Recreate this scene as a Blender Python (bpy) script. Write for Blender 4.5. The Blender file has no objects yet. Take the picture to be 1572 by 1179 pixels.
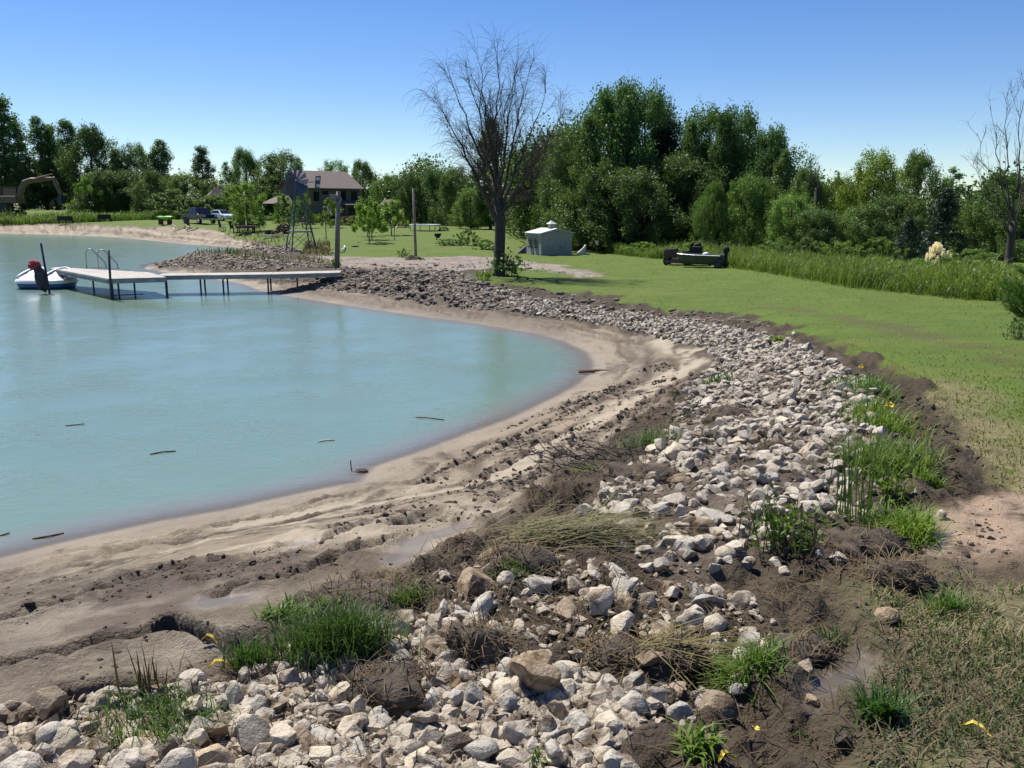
import bpy, math, random
import numpy as np
from mathutils import Vector, Matrix, Quaternion

S = bpy.context.scene
COL = S.collection
rng = np.random.default_rng(7)
random.seed(7)
R = math.radians

# ------------------------------------------------------------------ camera, light, exposure
CAMZ, FPX, PITCH = 3.5, 1308.0, math.atan(271.5 / 1308.0)
cam = bpy.data.cameras.new('camera')
cam.sensor_fit = 'HORIZONTAL'; cam.sensor_width = 36; cam.lens = 36 * FPX / 1572
cam.clip_start = 0.05; cam.clip_end = 5000
co = bpy.data.objects.new('camera', cam); COL.objects.link(co)
co.location = (0, 0, CAMZ); co.rotation_euler = (R(90) - PITCH, 0, 0)
S.camera = co

SUN_EL, SUN_AZ = R(58), R(-42)          # azimuth from +Y, negative = to the left of the view
sdir = Vector((math.sin(SUN_AZ) * math.cos(SUN_EL), math.cos(SUN_AZ) * math.cos(SUN_EL), math.sin(SUN_EL)))
W = bpy.data.worlds.new('World'); S.world = W; W.use_nodes = True
wn = W.node_tree; bg = wn.nodes['Background']
sky = wn.nodes.new('ShaderNodeTexSky'); sky.sky_type = 'NISHITA'; sky.sun_disc = False
sky.sun_elevation = SUN_EL; sky.sun_rotation = SUN_AZ
sky.air_density = 1.0; sky.dust_density = 0.15; sky.ozone_density = 3.0; sky.altitude = 1300
hs_ = wn.nodes.new('ShaderNodeHueSaturation'); hs_.inputs['Saturation'].default_value = 1.25; hs_.inputs['Hue'].default_value = .512
wn.links.new(sky.outputs[0], hs_.inputs['Color']); wn.links.new(hs_.outputs[0], bg.inputs[0]); bg.inputs[1].default_value = 0.084
sl = bpy.data.lights.new('sun', 'SUN'); sl.energy = 5.0; sl.angle = R(0.53); sl.color = (1.0, 0.95, 0.87)
so = bpy.data.objects.new('sun', sl); COL.objects.link(so); so.rotation_euler = sdir.to_track_quat('Z', 'Y').to_euler()
S.view_settings.view_transform = 'Standard'; S.view_settings.look = 'None'
S.view_settings.exposure = 0.62; S.view_settings.gamma = 1.0
S.cycles.max_bounces = 6; S.cycles.diffuse_bounces = 3; S.cycles.glossy_bounces = 3
S.cycles.transmission_bounces = 4; S.cycles.transparent_max_bounces = 8
S.cycles.caustics_reflective = False; S.cycles.caustics_refractive = False
S.cycles.use_denoising = True

# ------------------------------------------------------------------ geometry helpers
def ray(px, py):
    dx, dy = (px - 786) / FPX, (589.5 - py) / FPX
    c, s = math.cos(PITCH), math.sin(PITCH)
    return np.array([dx, c + dy * s, -s + dy * c])
def at_z(px, py, z):
    d = ray(px, py); t = (z - CAMZ) / d[2]
    return d[0] * t, d[1] * t
def at_y(px, py, Y):
    d = ray(px, py); t = Y / d[1]
    return np.array([d[0] * t, Y, CAMZ + d[2] * t])
def to_px(x, y, z):
    c, s = math.cos(PITCH), math.sin(PITCH)
    zz = z - CAMZ; dep = y * c - zz * s; up = y * s + zz * c
    dep = np.where(np.abs(dep) < 1e-6, 1e-6, dep)
    return 786 + FPX * x / dep, 589.5 - FPX * up / dep, dep

def _hash(ix, iy, seed):
    h = (ix.astype(np.int64) * 374761393 + iy.astype(np.int64) * 668265263 + seed * 1274126177) & 0xFFFFFFFF
    h = ((h ^ (h >> 13)) * 1274126177) & 0xFFFFFFFF
    return ((h ^ (h >> 16)) & 0xFFFF) / 65535.0
def vnoise(x, y, seed=0):
    ix, iy = np.floor(x), np.floor(y); fx, fy = x - ix, y - iy
    fx = fx * fx * (3 - 2 * fx); fy = fy * fy * (3 - 2 * fy)
    a = _hash(ix, iy, seed); b = _hash(ix + 1, iy, seed); c = _hash(ix, iy + 1, seed); d = _hash(ix + 1, iy + 1, seed)
    return (a * (1 - fx) + b * fx) * (1 - fy) + (c * (1 - fx) + d * fx) * fy * 1.0
def fbm(x, y, f, octs=4, seed=0):
    s, a, t = 0, 1.0, 0
    for k in range(octs):
        s = s + a * (vnoise(x * f + 17.3 * k, y * f - 9.1 * k, seed + k) - .5); t += a; a *= .5; f *= 2.03
    return s / t * 2
def sstep(a, b, x):
    t = np.clip((x - a) / (b - a), 0, 1); return t * t * (3 - 2 * t)
def dist_poly(x, y, P, closed=True):
    P = np.asarray(P, float); n = len(P); best = np.full(x.shape, 1e9)
    for i in range(n if closed else n - 1):
        a, b = P[i], P[(i + 1) % n]; d = b - a; L2 = max(d @ d, 1e-9)
        t = np.clip(((x - a[0]) * d[0] + (y - a[1]) * d[1]) / L2, 0, 1)
        best = np.minimum(best, (x - a[0] - t * d[0]) ** 2 + (y - a[1] - t * d[1]) ** 2)
    return np.sqrt(best)
def inside(x, y, P):
    P = np.asarray(P, float); n = len(P); r = np.zeros(x.shape, bool)
    for i in range(n):
        a, b = P[i], P[(i + 1) % n]
        if a[1] == b[1]: continue
        c = ((a[1] > y) != (b[1] > y)) & (x < (b[0] - a[0]) * (y - a[1]) / (b[1] - a[1]) + a[0])
        r ^= c
    return r
def sdist(x, y, P):                       # positive inside
    d = dist_poly(x, y, P); return np.where(inside(x, y, P), d, -d)

# ------------------------------------------------------------------ terrain height
shore_px = [(0,858),(100,833),(250,800),(350,783),(430,765),(520,746),(556,740),(580,716),(640,696),(720,666),(790,641),
 (850,612),(890,590),(912,571),(914,556),(905,541),(870,524),(820,511),(740,498),(645,485),(560,473),(510,465),(428,452),
 (400,446),(375,436),(310,425),(260,419),(222,412),(240,404),(300,398),(360,393),(405,389),(414,386.5),(403,385),(363,380),(288,375),
 (240,370),(173,363.5),(100,360.5),(0,358),(-300,357)]
SHORE = [at_z(a, b, 0) for a, b in shore_px] + [(-220, 60), (-90, -10), (-22, -6), (-12, 3), (-8.2, 6.0)]
SHORE = np.array(SHORE)
def tps(P, v, lam=0.02):
    P = np.asarray(P, float) / 40; v = np.asarray(v, float); n = len(P)
    d = np.sqrt(((P[:, None] - P[None]) ** 2).sum(-1)); K = d ** 1.2 * -1
    A = np.zeros((n + 1, n + 1)); A[:n, :n] = K - lam * np.eye(n) * 0; A[:n, n] = 1; A[n, :n] = 1
    A[:n, :n] -= 0
    w = np.linalg.solve(A, np.append(v, 0))
    def f(x, y):
        o = np.full(x.shape, w[n])
        for i in range(n):
            o = o - w[i] * ((x / 40 - P[i, 0]) ** 2 + (y / 40 - P[i, 1]) ** 2 + 1e-12) ** .6
        return o
    return f
Lc = [(-300,343,1.2),(0,342,1.25),(120,338,1.5),(255,346,1.45),(306,343,1.6),(378,357,1.1),(440,360,1.0),(463,386,.5),
 (480,340,1.35),(560,345,1.2),(660,350,1.1),(568,372,.8),(637,395,.55),(520,411,.55),(672,367,.85),(765,420,.7),(845,390,.4),
 (1000,395,.45),(1070,411,.45),(1300,440,.8),(1572,460,1.0),(1150,480,.9),(1000,470,.8),(870,443,.75),(1230,530,1.2),
 (1400,600,1.4),(1572,560,1.3),(1450,800,1.65),(300,395,.85),(420,405,.6)]
LP = [at_z(a, b, z) for a, b, z in Lc]; LV = [z for a, b, z in Lc]
LP += [(0,0),(-3,-3),(5,0),(9,5),(5,-6),(-5,3),(-130,160),(-60,180),(0,170),(60,120),(60,50),(40,20),(30,-20),(-80,138),(-70,140),(-42,116),(-48,132),(-30,115),(-30,-30),(-250,150),(0,400),(-300,400),(300,300)]
LV += [1.9,1.9,1.9,1.75,1.9,1.7,2.0,1.8,1.3,.9,.9,1.2,1.6,3.0,2.8,1.75,2.1,1.5,1.8,1.6,1.5,1.8,1.2]
_L = tps(LP, LV)
Wc = [((0,0),7.0),((-5,3),5.5),(at_z(560,740,0),6.0),(at_z(790,640,0),5.0),(at_z(915,560,0),4.4),(at_z(740,498,0),5.0),
      (at_z(510,465,0),4.0),(at_z(375,436,0),3.2),(at_z(240,412,0),3.0),(at_z(405,389,0),3.0),(at_z(288,375,0),7.0),(at_z(0,358,0),5.0),((-100,0),6.0)]
def _W(x, y):
    n, d = 0, 0
    for (a, b), w in Wc:
        k = 1 / ((x - a) ** 2 + (y - b) ** 2 + 1.0) ** 1.5
        n = n + k * w; d = d + k
    return n / d
def base_h(x, y, full=False):
    sd = -sdist(x, y, SHORE)
    Lv = np.clip(_L(x, y), .25, 3.0)
    t = np.clip(sd / _W(x, y), 0, 1.25)
    tt = np.clip(t, 0, 1)
    f = .45 * tt + .55 * (tt * tt * (3 - 2 * tt))
    h = np.where(sd > 0, Lv * f, np.maximum(-1.6, sd * .17))
    return (h, sd) if full else h
def cast(px, py):                          # where a sight line meets the bare terrain
    d = ray(px, py); t = 1.2 * 1.012 ** np.arange(560)
    X, Y, Z = d[0] * t, d[1] * t, CAMZ + d[2] * t
    hit = np.nonzero(np.maximum(base_h(X, Y), 0) >= Z)[0]
    if len(hit) == 0: return X[-1], Y[-1]
    k = hit[0]; lo, hi = t[max(k - 1, 0)], t[k]
    for _ in range(18):
        m = (lo + hi) / 2
        if max(base_h(np.array([d[0] * m]), np.array([d[1] * m]))[0], 0) >= CAMZ + d[2] * m: hi = m
        else: lo = m
    return d[0] * hi, d[1] * hi
def castp(L): return np.array([cast(a, b) for a, b in L])

# zones of the ground, each a polygon lying on the terrain
DIRT = np.vstack([castp([(-500,342),(0,342),(60,343.5),(150,346),(250,347.5),(330,352),(345,361),(400,371),(440,378),(482,389),(505,395),
 (560,394),(640,396),(700,393),(770,395),(800,400),(860,407),(918,420),(905,427),(850,416),(800,413),(762,413),(715,430),(735,437),
 (790,437),(830,441),(880,447),(940,457),(1010,469),(1090,478),(1150,488),(1230,508),(1300,530),(1385,572),(1425,604),(1470,650),(1500,700),
 (1530,745),(1600,780),(1900,900)]), [(14,-4),(-30,-12),(-120,-20),(-240,60)]])
SAND = np.vstack([castp([(-500,1190),(-100,1120),(0,1108),(120,1088),(230,1055),(330,1005),(395,975),(410,945),(500,900),(620,872),(700,850),(755,805),
 (825,762),(875,705),(950,660),(1030,605),(1085,565),(1075,541),(1010,523),(930,507),(850,494),(760,481),(690,468),(640,462),(560,452),
 (500,441),(450,436),(420,434),(330,421),(250,413.5),(215,411)]), [(-60,44),(-100,0),(-30,-6)]])
FARSAND = np.vstack([castp([(-500,342),(0,342),(150,346),(250,347.5),(330,352),(385,366),(395,378)]), np.array([at_z(400,385,0), at_z(288,378,0), at_z(100,362,0), (-300, 80)])])
PLAT = castp([(480,393),(560,394),(640,396),(700,393),(770,395),(800,400),(860,407),(918,420),(905,427),(850,416),(800,413),(760,412),(700,418),(640,412),(560,413),(500,407)])
ROCK1 = castp([(700,436),(740,452),(800,480),(880,491),(960,505),(1020,521),(1088,536),(1100,560),(1060,600),(1030,640),(1010,690),(960,730),(880,800),
 (880,832),(940,858),(1000,882),(1040,918),(1090,930),(1120,890),(1180,850),(1240,820),(1340,805),(1352,720),(1345,640),(1340,600),(1290,562),
 (1230,530),(1150,505),(1060,490),(980,480),(900,470),(840,460),(790,450),(735,440)])
ROCK2 = castp([(-400,1300),(-100,1150),(20,1112),(100,1098),(200,1080),(300,1048),(400,1025),(430,1012),(545,1015),(575,995),(595,975),(640,955),(700,950),
 (725,980),(705,1012),(850,1030),(890,1010),(920,1042),(960,1050),(1010,1080),(970,1130),(920,1200),(900,1400),(-400,1450)])
SPARSE = castp([(640,900),(760,850),(850,860),(960,890),(1130,900),(1200,990),(1130,1080),(1010,1110),(900,1000),(760,1000),(700,940)])
PENIN = castp([(236,404),(262,396),(330,391),(420,397),(500,404),(520,412),(420,415),(330,413),(245,411)])
WMROCK = castp([(365,379),(400,374),(445,378),(480,390),(440,391),(405,388)])
THATCH = castp([(1335,905),(1420,930),(1480,880),(1572,895),(1750,910),(1800,1400),(1290,1400),(1330,1180),(1345,1050)])
DRYG = castp([(1395,585),(1470,585),(1540,640),(1640,720),(1700,800),(1572,770),(1480,740),(1420,680)])
TANMUD = castp([(1420,800),(1500,765),(1600,745),(1700,790),(1620,850),(1500,870),(1430,850)])
GRITTY = castp([(470,440),(500,418),(640,415),(710,421),(740,438),(800,478),(740,476),(640,462)])
TRACK = castp([(1180,466),(1300,484),(1400,498),(1500,525),(1600,560),(1600,585),(1480,545),(1380,514),(1280,494),(1170,474)])
NEARMUD = castp([(-400,900),(0,862),(300,860),(470,850),(560,880),(420,950),(330,1005),(100,1095),(-400,1200)])
MIDMUD = castp([(395,446),(440,436),(560,448),(700,466),(800,486),(900,500),(880,525),(740,500),(560,474),(400,448)])
PUDDLES = [castp(p) for p in ([(290,918),(330,905),(400,910),(385,928),(300,938)], [(560,862),(640,818),(715,795),(740,800),(650,845),(580,868)],
  [(1425,835),(1450,808),(1500,815),(1490,850),(1440,860)], [(1240,1020),(1310,1000),(1345,1010),(1300,1050),(1250,1090),(1240,1060)], [(430,838),(470,825),(490,830),(445,845)])]
TRENCH = [(castp(p), d, w) for p, d, w in (
 ([(0,897),(60,886),(120,872),(150,868)], .045, .05),
 ([(-60,962),(0,946),(78,926),(135,909),(182,903)], .07, .07),
 ([(182,903),(205,888),(235,876),(275,872)], .11, .10),
 ([(281,876),(372,854),(473,828)], .05, .05),
 ([(262,958),(300,966),(340,980),(375,990)], .30, .050),
 ([(559,752),(474,775),(370,801),(249,826),(171,845)], .05, .07),
 ([(577,745),(617,748),(665,742)], .06, .06),
 ([(617,806),(662,788),(713,795)], .08, .09),
 ([(700,775),(760,768),(850,720)], .05, .10),
 ([(300,886),(450,850),(600,792),(760,722),(900,652)], .05, .05), ([(330,908),(480,870),(620,818)], .05, .05), ([(640,742),(760,692),(880,632),(960,588)], .06, .06),
 ([(100,846),(300,816),(450,786),(540,766)], .045, .05), ([(30,1010),(150,985),(260,962)], .05, .06), ([(700,760),(820,716),(930,655),(1040,590)], .06, .07), ([(420,805),(520,782),(600,757)], .05, .05),
 ([(890,571),(950,572),(1010,565)], .07, .10),
 ([(1010,588),(1070,575),(1095,570)], .07, .1),
 ([(115,1075),(180,1066),(240,1058)], .10, .07),
 ([(860,690),(900,665),(960,640)], .07, .16),
 ([(780,655),(860,625),(930,600)], .04, .08),
 ([(600,470),(650,462),(700,470)], .10, .25), ([(560,447),(640,450),(700,455)], .08, .2),
 ([(520,402),(640,404),(760,402)], .08, .35), ([(500,409),(600,408),(700,410)], .07, .3), ([(600,399),(720,397),(800,405),(900,423)], .07, .3),
 ([(1330,560),(1375,590),(1400,640)], .08, .18), ([(1240,520),(1310,545),(1360,575)], .06, .15))]
RUTS = castp([(1010,478),(1150,497),(1260,520),(1340,548),(1400,600)])

def terrain(x, y, masks=False):
    h, sd = base_h(x, y, True)
    r = np.sqrt(x * x + y * y)
    k = np.clip(r / 12, .35, 3)                       # ragged zone edges, larger where zones are larger
    wx = x + .35 * k * fbm(x, y, 1.1 / 1.0, 3, 3); wy = y + .35 * k * fbm(x, y, 1.1, 3, 31)
    wx = wx + .10 * fbm(x, y, 5, 3, 8); wy = wy + .10 * fbm(x, y, 5, 3, 38)
    def m(P, s=.15): return sstep(-s, s, sdist(wx, wy, P))
    dirt = m(DIRT, .12); sand = np.maximum(m(SAND), m(FARSAND, .4)) * dirt
    plat = m(PLAT, .3); rock = np.maximum(np.maximum(m(ROCK1, .25), m(ROCK2, .2)), np.maximum(m(PENIN, .4), m(WMROCK, .5)))
    thatch = m(THATCH, .25); dry = m(DRYG, .4); tan = m(TANMUD, .15); near = m(NEARMUD, .5); gritty = m(GRITTY, .4)
    wet = np.zeros_like(x)
    for P in PUDDLES: wet = np.maximum(wet, m(P, .06))
    wetedge = np.exp(-np.clip(sd, 0, 9) / .5)
    soil = dirt * (1 - sand) * (1 - plat)
    n1 = fbm(x, y, 2.6, 4, 50); n2 = fbm(x, y, 9, 3, 60); n3 = fbm(x, y, .7, 3, 70)
    nr = np.abs(fbm(x, y, 1.8, 4, 80))
    d = soil * (1 - rock) * (1 - .75 * thatch) * (1 - .9 * tan) * (.13 * n1 + .075 * n2 + .05 * nr)
    d = d + rock * dirt * .07 * n1
    clumpy = sstep(.12, .45, n3) * (1 - wet)
    d = d + sand * (.03 * n3 + (.012 + .04 * clumpy) * n1 + (.010 + .03 * clumpy) * n2) * sstep(0, .6, sd)
    d = d + plat * (.03 * n1 + .03 * n3) + gritty * (.12 * n1)
    # low flow-parallel terraces on the drained beach
    s2 = sd + .45 * fbm(x, y, .35, 3, 90) + .06 * n1
    d = d + sand * .022 * np.sin(s2 * 7.0) * sstep(.2, .9, sd) * sstep(-.1, .3, fbm(x, y, .5, 2, 95))
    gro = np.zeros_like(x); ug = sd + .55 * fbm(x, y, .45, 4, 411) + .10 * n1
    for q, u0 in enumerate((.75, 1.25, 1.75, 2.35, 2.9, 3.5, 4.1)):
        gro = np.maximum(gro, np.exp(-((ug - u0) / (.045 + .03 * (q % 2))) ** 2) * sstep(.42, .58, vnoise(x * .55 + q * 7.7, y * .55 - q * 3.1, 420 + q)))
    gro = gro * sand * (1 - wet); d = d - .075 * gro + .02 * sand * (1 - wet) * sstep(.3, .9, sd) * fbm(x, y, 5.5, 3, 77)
    lawn = 1 - dirt
    d = d + lawn * .02 * n1
    tr = np.zeros_like(x)
    for P, dep, w in TRENCH:
        q = dist_poly(x + .05 * k * n1 + .05 * n2, y + .05 * k * n1 - .05 * n2, P, False) / w
        tr = np.maximum(tr, np.exp(-((q - .6) / 1.9) ** 2))
        am = .55 + .9 * np.clip(vnoise(x * 5, y * 5, 5), 0, 1)
        d = d - dep * am * np.exp(-q ** 4) + min(dep * .35, .03) * am * np.exp(-((q - 1.7) / .6) ** 2)
    q = dist_poly(x, y, RUTS, False)
    d = d + np.exp(-(q / .35) ** 4) * (.03 * np.sin(24 * (x * .55 + y)) - .02)
    for P in PUDDLES: pass
    d = d * (1 - .85 * wet) - .02 * wet
    h = h + d
    h = np.where(sd < 0.15, np.minimum(h, .02 + np.maximum(sd, -5) * .15 + .02 * np.clip(n1, -1, 1)), h)
    if not masks: return h
    return h, sd, dict(dirt=dirt, sand=sand, plat=plat, rock=rock * (1 - .0), thatch=thatch, dry=dry, tan=tan,
                       wet=np.maximum(wet, wetedge * .6), near=np.maximum(near, .85 * m(MIDMUD, .5)), gritty=gritty, track=m(TRACK, .5) * sstep(-.3, .2, fbm(x, y, 1.2, 3, 15)),
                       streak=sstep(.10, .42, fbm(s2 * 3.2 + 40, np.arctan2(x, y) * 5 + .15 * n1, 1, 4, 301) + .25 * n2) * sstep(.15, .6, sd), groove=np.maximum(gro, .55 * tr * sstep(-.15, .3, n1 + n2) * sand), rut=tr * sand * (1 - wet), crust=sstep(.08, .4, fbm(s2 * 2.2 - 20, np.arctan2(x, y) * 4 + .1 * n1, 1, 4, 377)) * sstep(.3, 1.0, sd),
                       clump=sstep(.16, .40, .7 * fbm(x + .3 * n1, y, .9, 4, 330) + .3 * n2) * sand * (sd > .25))
def G(x, y): return float(terrain(np.array([x], float), np.array([y], float))[0])

# ------------------------------------------------------------------ object helpers
def tag(o, label=None, cat=None, group=None, kind=None):
    if label: o['label'] = label
    if cat: o['category'] = cat
    if group: o['group'] = group
    if kind: o['kind'] = kind
    return o
def thing(name, label, cat, loc=(0, 0, 0), rz=0, group=None):
    o = bpy.data.objects.new(name, None); COL.objects.link(o); o.empty_display_size = .2
    o.location = loc; o.rotation_euler = (0, 0, rz)
    return tag(o, label, cat, group)
def fast_mesh(name, V, F, mat=None, smooth=False, attrs=None):
    """V (n,3); F list of (m,k) int arrays of equal-size polygons"""
    me = bpy.data.meshes.new(name); V = np.asarray(V, np.float32)
    me.vertices.add(len(V)); me.vertices.foreach_set('co', V.ravel())
    F = [np.asarray(f, np.int32) for f in (F if isinstance(F, list) else [F]) if len(f)]
    nl = sum(f.size for f in F); npy = sum(len(f) for f in F)
    me.loops.add(nl); me.loops.foreach_set('vertex_index', np.concatenate([f.ravel() for f in F]))
    tot = np.concatenate([np.full(len(f), f.shape[1], np.int32) for f in F])
    me.polygons.add(npy); me.polygons.foreach_set('loop_start', np.concatenate([[0], np.cumsum(tot)[:-1]]).astype(np.int32))
    me.polygons.foreach_set('loop_total', tot)
    me.polygons.foreach_set('use_smooth', np.full(npy, bool(smooth)))
    for k, (dom, arr) in (attrs or {}).items():
        a = me.attributes.new(k, 'FLOAT', dom); a.data.foreach_set('value', np.asarray(arr, np.float32))
    me.update(calc_edges=True)
    if mat: me.materials.append(mat)
    return me
def link(name, me, parent=None, loc=None):
    o = bpy.data.objects.new(name, me); COL.objects.link(o)
    if parent: o.parent = parent
    if loc is not None: o.location = loc
    return o
class MB:
    def __init__(s): s.v = []; s.f = []
    def add(s, V, F):
        b = len(s.v); s.v += [tuple(p) for p in V]; s.f += [tuple(i + b for i in q) for q in F]; return s
    def box(s, c, d, rot=None, taper=1.0):
        V = []
        for z in (-.5, .5):
            k = taper if z > 0 else 1
            for x, y in ((-.5, -.5), (.5, -.5), (.5, .5), (-.5, .5)):
                p = Vector((x * d[0] * k, y * d[1] * k, z * d[2]))
                if rot: p = rot @ p
                V.append(p + Vector(c))
        return s.add(V, [(3, 2, 1, 0), (4, 5, 6, 7), (0, 1, 5, 4), (1, 2, 6, 5), (2, 3, 7, 6), (3, 0, 4, 7)])
    def bar(s, a, b, w, h=None):
        a, b = Vector(a), Vector(b); d = b - a
        return s.box((a + b) / 2, (w, h or w, d.length), d.to_track_quat('Z', 'Y').to_matrix())
    def tube(s, pts, rad, n=8, cap=True):
        pts = [Vector(p) for p in pts]
        if not hasattr(rad, '__len__'): rad = [rad] * len(pts)
        b0 = len(s.v); V = []; up = Vector((.31, .17, .93))
        for i, p in enumerate(pts):
            t = (pts[min(i + 1, len(pts) - 1)] - pts[max(i - 1, 0)]).normalized()
            if i == 0:
                u = t.cross(up if abs(t.dot(up)) < .95 else Vector((1, 0, 0))).normalized()
            else: u = (u - t * u.dot(t)).normalized()
            w = t.cross(u)
            for k in range(n):
                a = 2 * math.pi * k / n; V.append(p + (u * math.cos(a) + w * math.sin(a)) * rad[i])
        F = []
        for i in range(len(pts) - 1):
            for k in range(n):
                F.append((i * n + k, i * n + (k + 1) % n, (i + 1) * n + (k + 1) % n, (i + 1) * n + k))
        if cap: F.append(tuple(range(n - 1, -1, -1))); F.append(tuple((len(pts) - 1) * n + k for k in range(n)))
        return s.add(V, F)
    def prism(s, poly, axis, a, b):            # 2-D outline pushed along an axis from a to b
        n = len(poly)
        def P(u, v, w): return {'x': (w, u, v), 'y': (u, w, v), 'z': (u, v, w)}[axis]
        V = [P(u, v, a) for u, v in poly] + [P(u, v, b) for u, v in poly]
        F = [tuple(range(n - 1, -1, -1)), tuple(range(n, 2 * n))] + [(i, (i + 1) % n, n + (i + 1) % n, n + i) for i in range(n)]
        return s.add(V, F)
    def loft(s, rings, cap=True):
        n = len(rings[0]); V = [p for r_ in rings for p in r_]; F = []
        for i in range(len(rings) - 1):
            for k in range(n): F.append((i * n + k, i * n + (k + 1) % n, (i + 1) * n + (k + 1) % n, (i + 1) * n + k))
        if cap: F.append(tuple(range(n - 1, -1, -1))); F.append(tuple((len(rings) - 1) * n + k for k in range(n)))
        return s.add(V, F)
    def disc(s, c, r, w, axis='y', n=18):      # a wheel-like cylinder
        c = Vector(c); V = []
        for q in (-w / 2, w / 2):
            for k in range(n):
                a = 2 * math.pi * k / n; u, v = r * math.cos(a), r * math.sin(a)
                V.append(c + Vector({'y': (u, q, v), 'x': (q, u, v), 'z': (u, v, q)}[axis]))
        F = [tuple(range(n - 1, -1, -1)), tuple(range(n, 2 * n))] + [(i, (i + 1) % n, n + (i + 1) % n, n + i) for i in range(n)]
        return s.add(V, F)
    def build(s, name, mat, parent=None, smooth=False, bevel=0, label=None):
        me = bpy.data.meshes.new(name); me.from_pydata(s.v, [], s.f); me.update()
        import bmesh
        bm = bmesh.new(); bm.from_mesh(me); bmesh.ops.recalc_face_normals(bm, faces=bm.faces)
        bm.to_mesh(me); bm.free()
        if smooth:
            for p in me.polygons: p.use_smooth = True
        me.materials.append(mat); o = link(name, me, parent)
        if bevel:
            m = o.modifiers.new('bevel', 'BEVEL'); m.width = bevel; m.segments = 2; m.limit_method = 'ANGLE'
        if label: o['label'] = label
        return o
def dup(root, loc, rz, label=None, scale=None):
    r = root.copy(); COL.objects.link(r); r.location = loc; r.rotation_euler = (0, 0, rz)
    if scale is not None: r.scale = scale
    if label: r['label'] = label
    for ch in list(root.children):
        c = ch.copy(); COL.objects.link(c); c.parent = r
        for g in list(ch.children):
            d = g.copy(); COL.objects.link(d); d.parent = c
    return r

# ------------------------------------------------------------------ materials
class NT:
    def __init__(s, name):
        s.m = bpy.data.materials.new(name); s.m.use_nodes = True; s.t = s.m.node_tree
        s.b = s.t.nodes['Principled BSDF']; s.out = s.t.nodes['Material Output']
    def n(s, typ, **k):
        x = s.t.nodes.new(typ)
        for a, b in k.items(): setattr(x, a, b)
        return x
    def l(s, a, b): s.t.links.new(a, b)
    def _in(s, sock, v):
        if isinstance(v, bpy.types.NodeSocket): s.l(v, sock)
        elif isinstance(v, tuple) and len(v) == 3 and sock.type == 'RGBA': sock.default_value = (*v, 1)
        else: sock.default_value = v
    def obj(s): return s.n('ShaderNodeTexCoord').outputs['Object']
    def pos(s): return s.n('ShaderNodeNewGeometry').outputs['Position']
    def noise(s, vec, scale, detail=4, rough=.55, dist=0):
        x = s.n('ShaderNodeTexNoise'); s.l(vec, x.inputs['Vector'])
        x.inputs['Scale'].default_value = scale; x.inputs['Detail'].default_value = detail
        x.inputs['Roughness'].default_value = rough; x.inputs['Distortion'].default_value = dist
        return x.outputs['Fac']
    def rampf(s, v, a, b):
        x = s.n('ShaderNodeMapRange', interpolation_type='SMOOTHSTEP'); s._in(x.inputs['Value'], v)
        x.inputs['From Min'].default_value = a; x.inputs['From Max'].default_value = b; return x.outputs[0]
    def mix(s, f, a, b, blend='MIX'):
        x = s.n('ShaderNodeMix', data_type='RGBA', blend_type=blend)
        s._in(x.inputs[0], f); s._in(x.inputs[6], a); s._in(x.inputs[7], b); return x.outputs[2]
    def math(s, op, a, b=0.0, c=None):
        x = s.n('ShaderNodeMath', operation=op); s._in(x.inputs[0], a); s._in(x.inputs[1], b)
        if c is not None: s._in(x.inputs[2], c)
        return x.outputs[0]
    def attr(s, name): return s.n('ShaderNodeAttribute', attribute_name=name).outputs['Fac']
    def scalev(s, vec, xyz):
        x = s.n('ShaderNodeVectorMath', operation='MULTIPLY'); s.l(vec, x.inputs[0]); x.inputs[1].default_value = xyz; return x.outputs[0]
    def bump(s, hgt, strength, dist):
        x = s.n('ShaderNodeBump'); s.l(hgt, x.inputs['Height']); x.inputs['Strength'].default_value = strength; x.inputs['Distance'].default_value = dist
        s.l(x.outputs[0], s.b.inputs['Normal']); return x
    def set(s, **k):
        for a, v in k.items(): s._in(s.b.inputs[{'col': 'Base Color', 'rough': 'Roughness', 'metal': 'Metallic', 'spec': 'Specular IOR Level'}[a]], v)
        return s
def M(name, col, rough=.6, metal=0, var=.25, scale=6, bump=.1, dist=.01):
    n = NT(name); p = n.obj(); f = n.noise(p, scale, 5)
    c2 = tuple(max(0, c * (1 - var)) for c in col); c3 = tuple(min(1, c * (1 + var * .6)) for c in col)
    c = n.mix(n.rampf(f, .3, .7), c2, c3)
    n.set(col=c, rough=rough, metal=metal)
    if bump: n.bump(n.noise(p, scale * 6, 4), bump, dist)
    return n.m

# ground: every zone's earth colour, groove shade mixed in, the zones carried by the mesh
g = NT('ground'); P = g.pos()
nb = g.noise(P, .8, 5); nm = g.noise(P, 4, 6, .65); nf = g.noise(P, 28, 5, .7); nl = g.noise(P, .12, 4)
mid = g.rampf(nm, .38, .66); fine = g.rampf(nf, .35, .65); big = g.rampf(nb, .36, .64); huge = g.rampf(nl, .35, .65)
lawn = g.mix(big, (.060, .112, .010), (.085, .136, .013))
lawn = g.mix(g.math('MULTIPLY', g.rampf(g.noise(P, 2.2, 6, .7), .5, .72), .65), lawn, (.045, .080, .006))
lawn = g.mix(g.math('MULTIPLY', fine, .45), lawn, (.11, .135, .024))
lawn = g.mix(g.math('MULTIPLY', g.rampf(g.noise(g.scalev(P, (.5, 1.6, 1)), .30, 6, .65), .48, .66), .6), lawn, (.125, .135, .030))
dryc = g.mix(mid, (.23, .185, .10), (.13, .12, .05))
lawn = g.mix(g.math('MULTIPLY', g.attr('track'), .7), lawn, (.085, .075, .028))
lawn = g.mix(g.math('MULTIPLY', g.attr('dry'), g.rampf(nm, .25, .5)), lawn, dryc)
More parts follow.
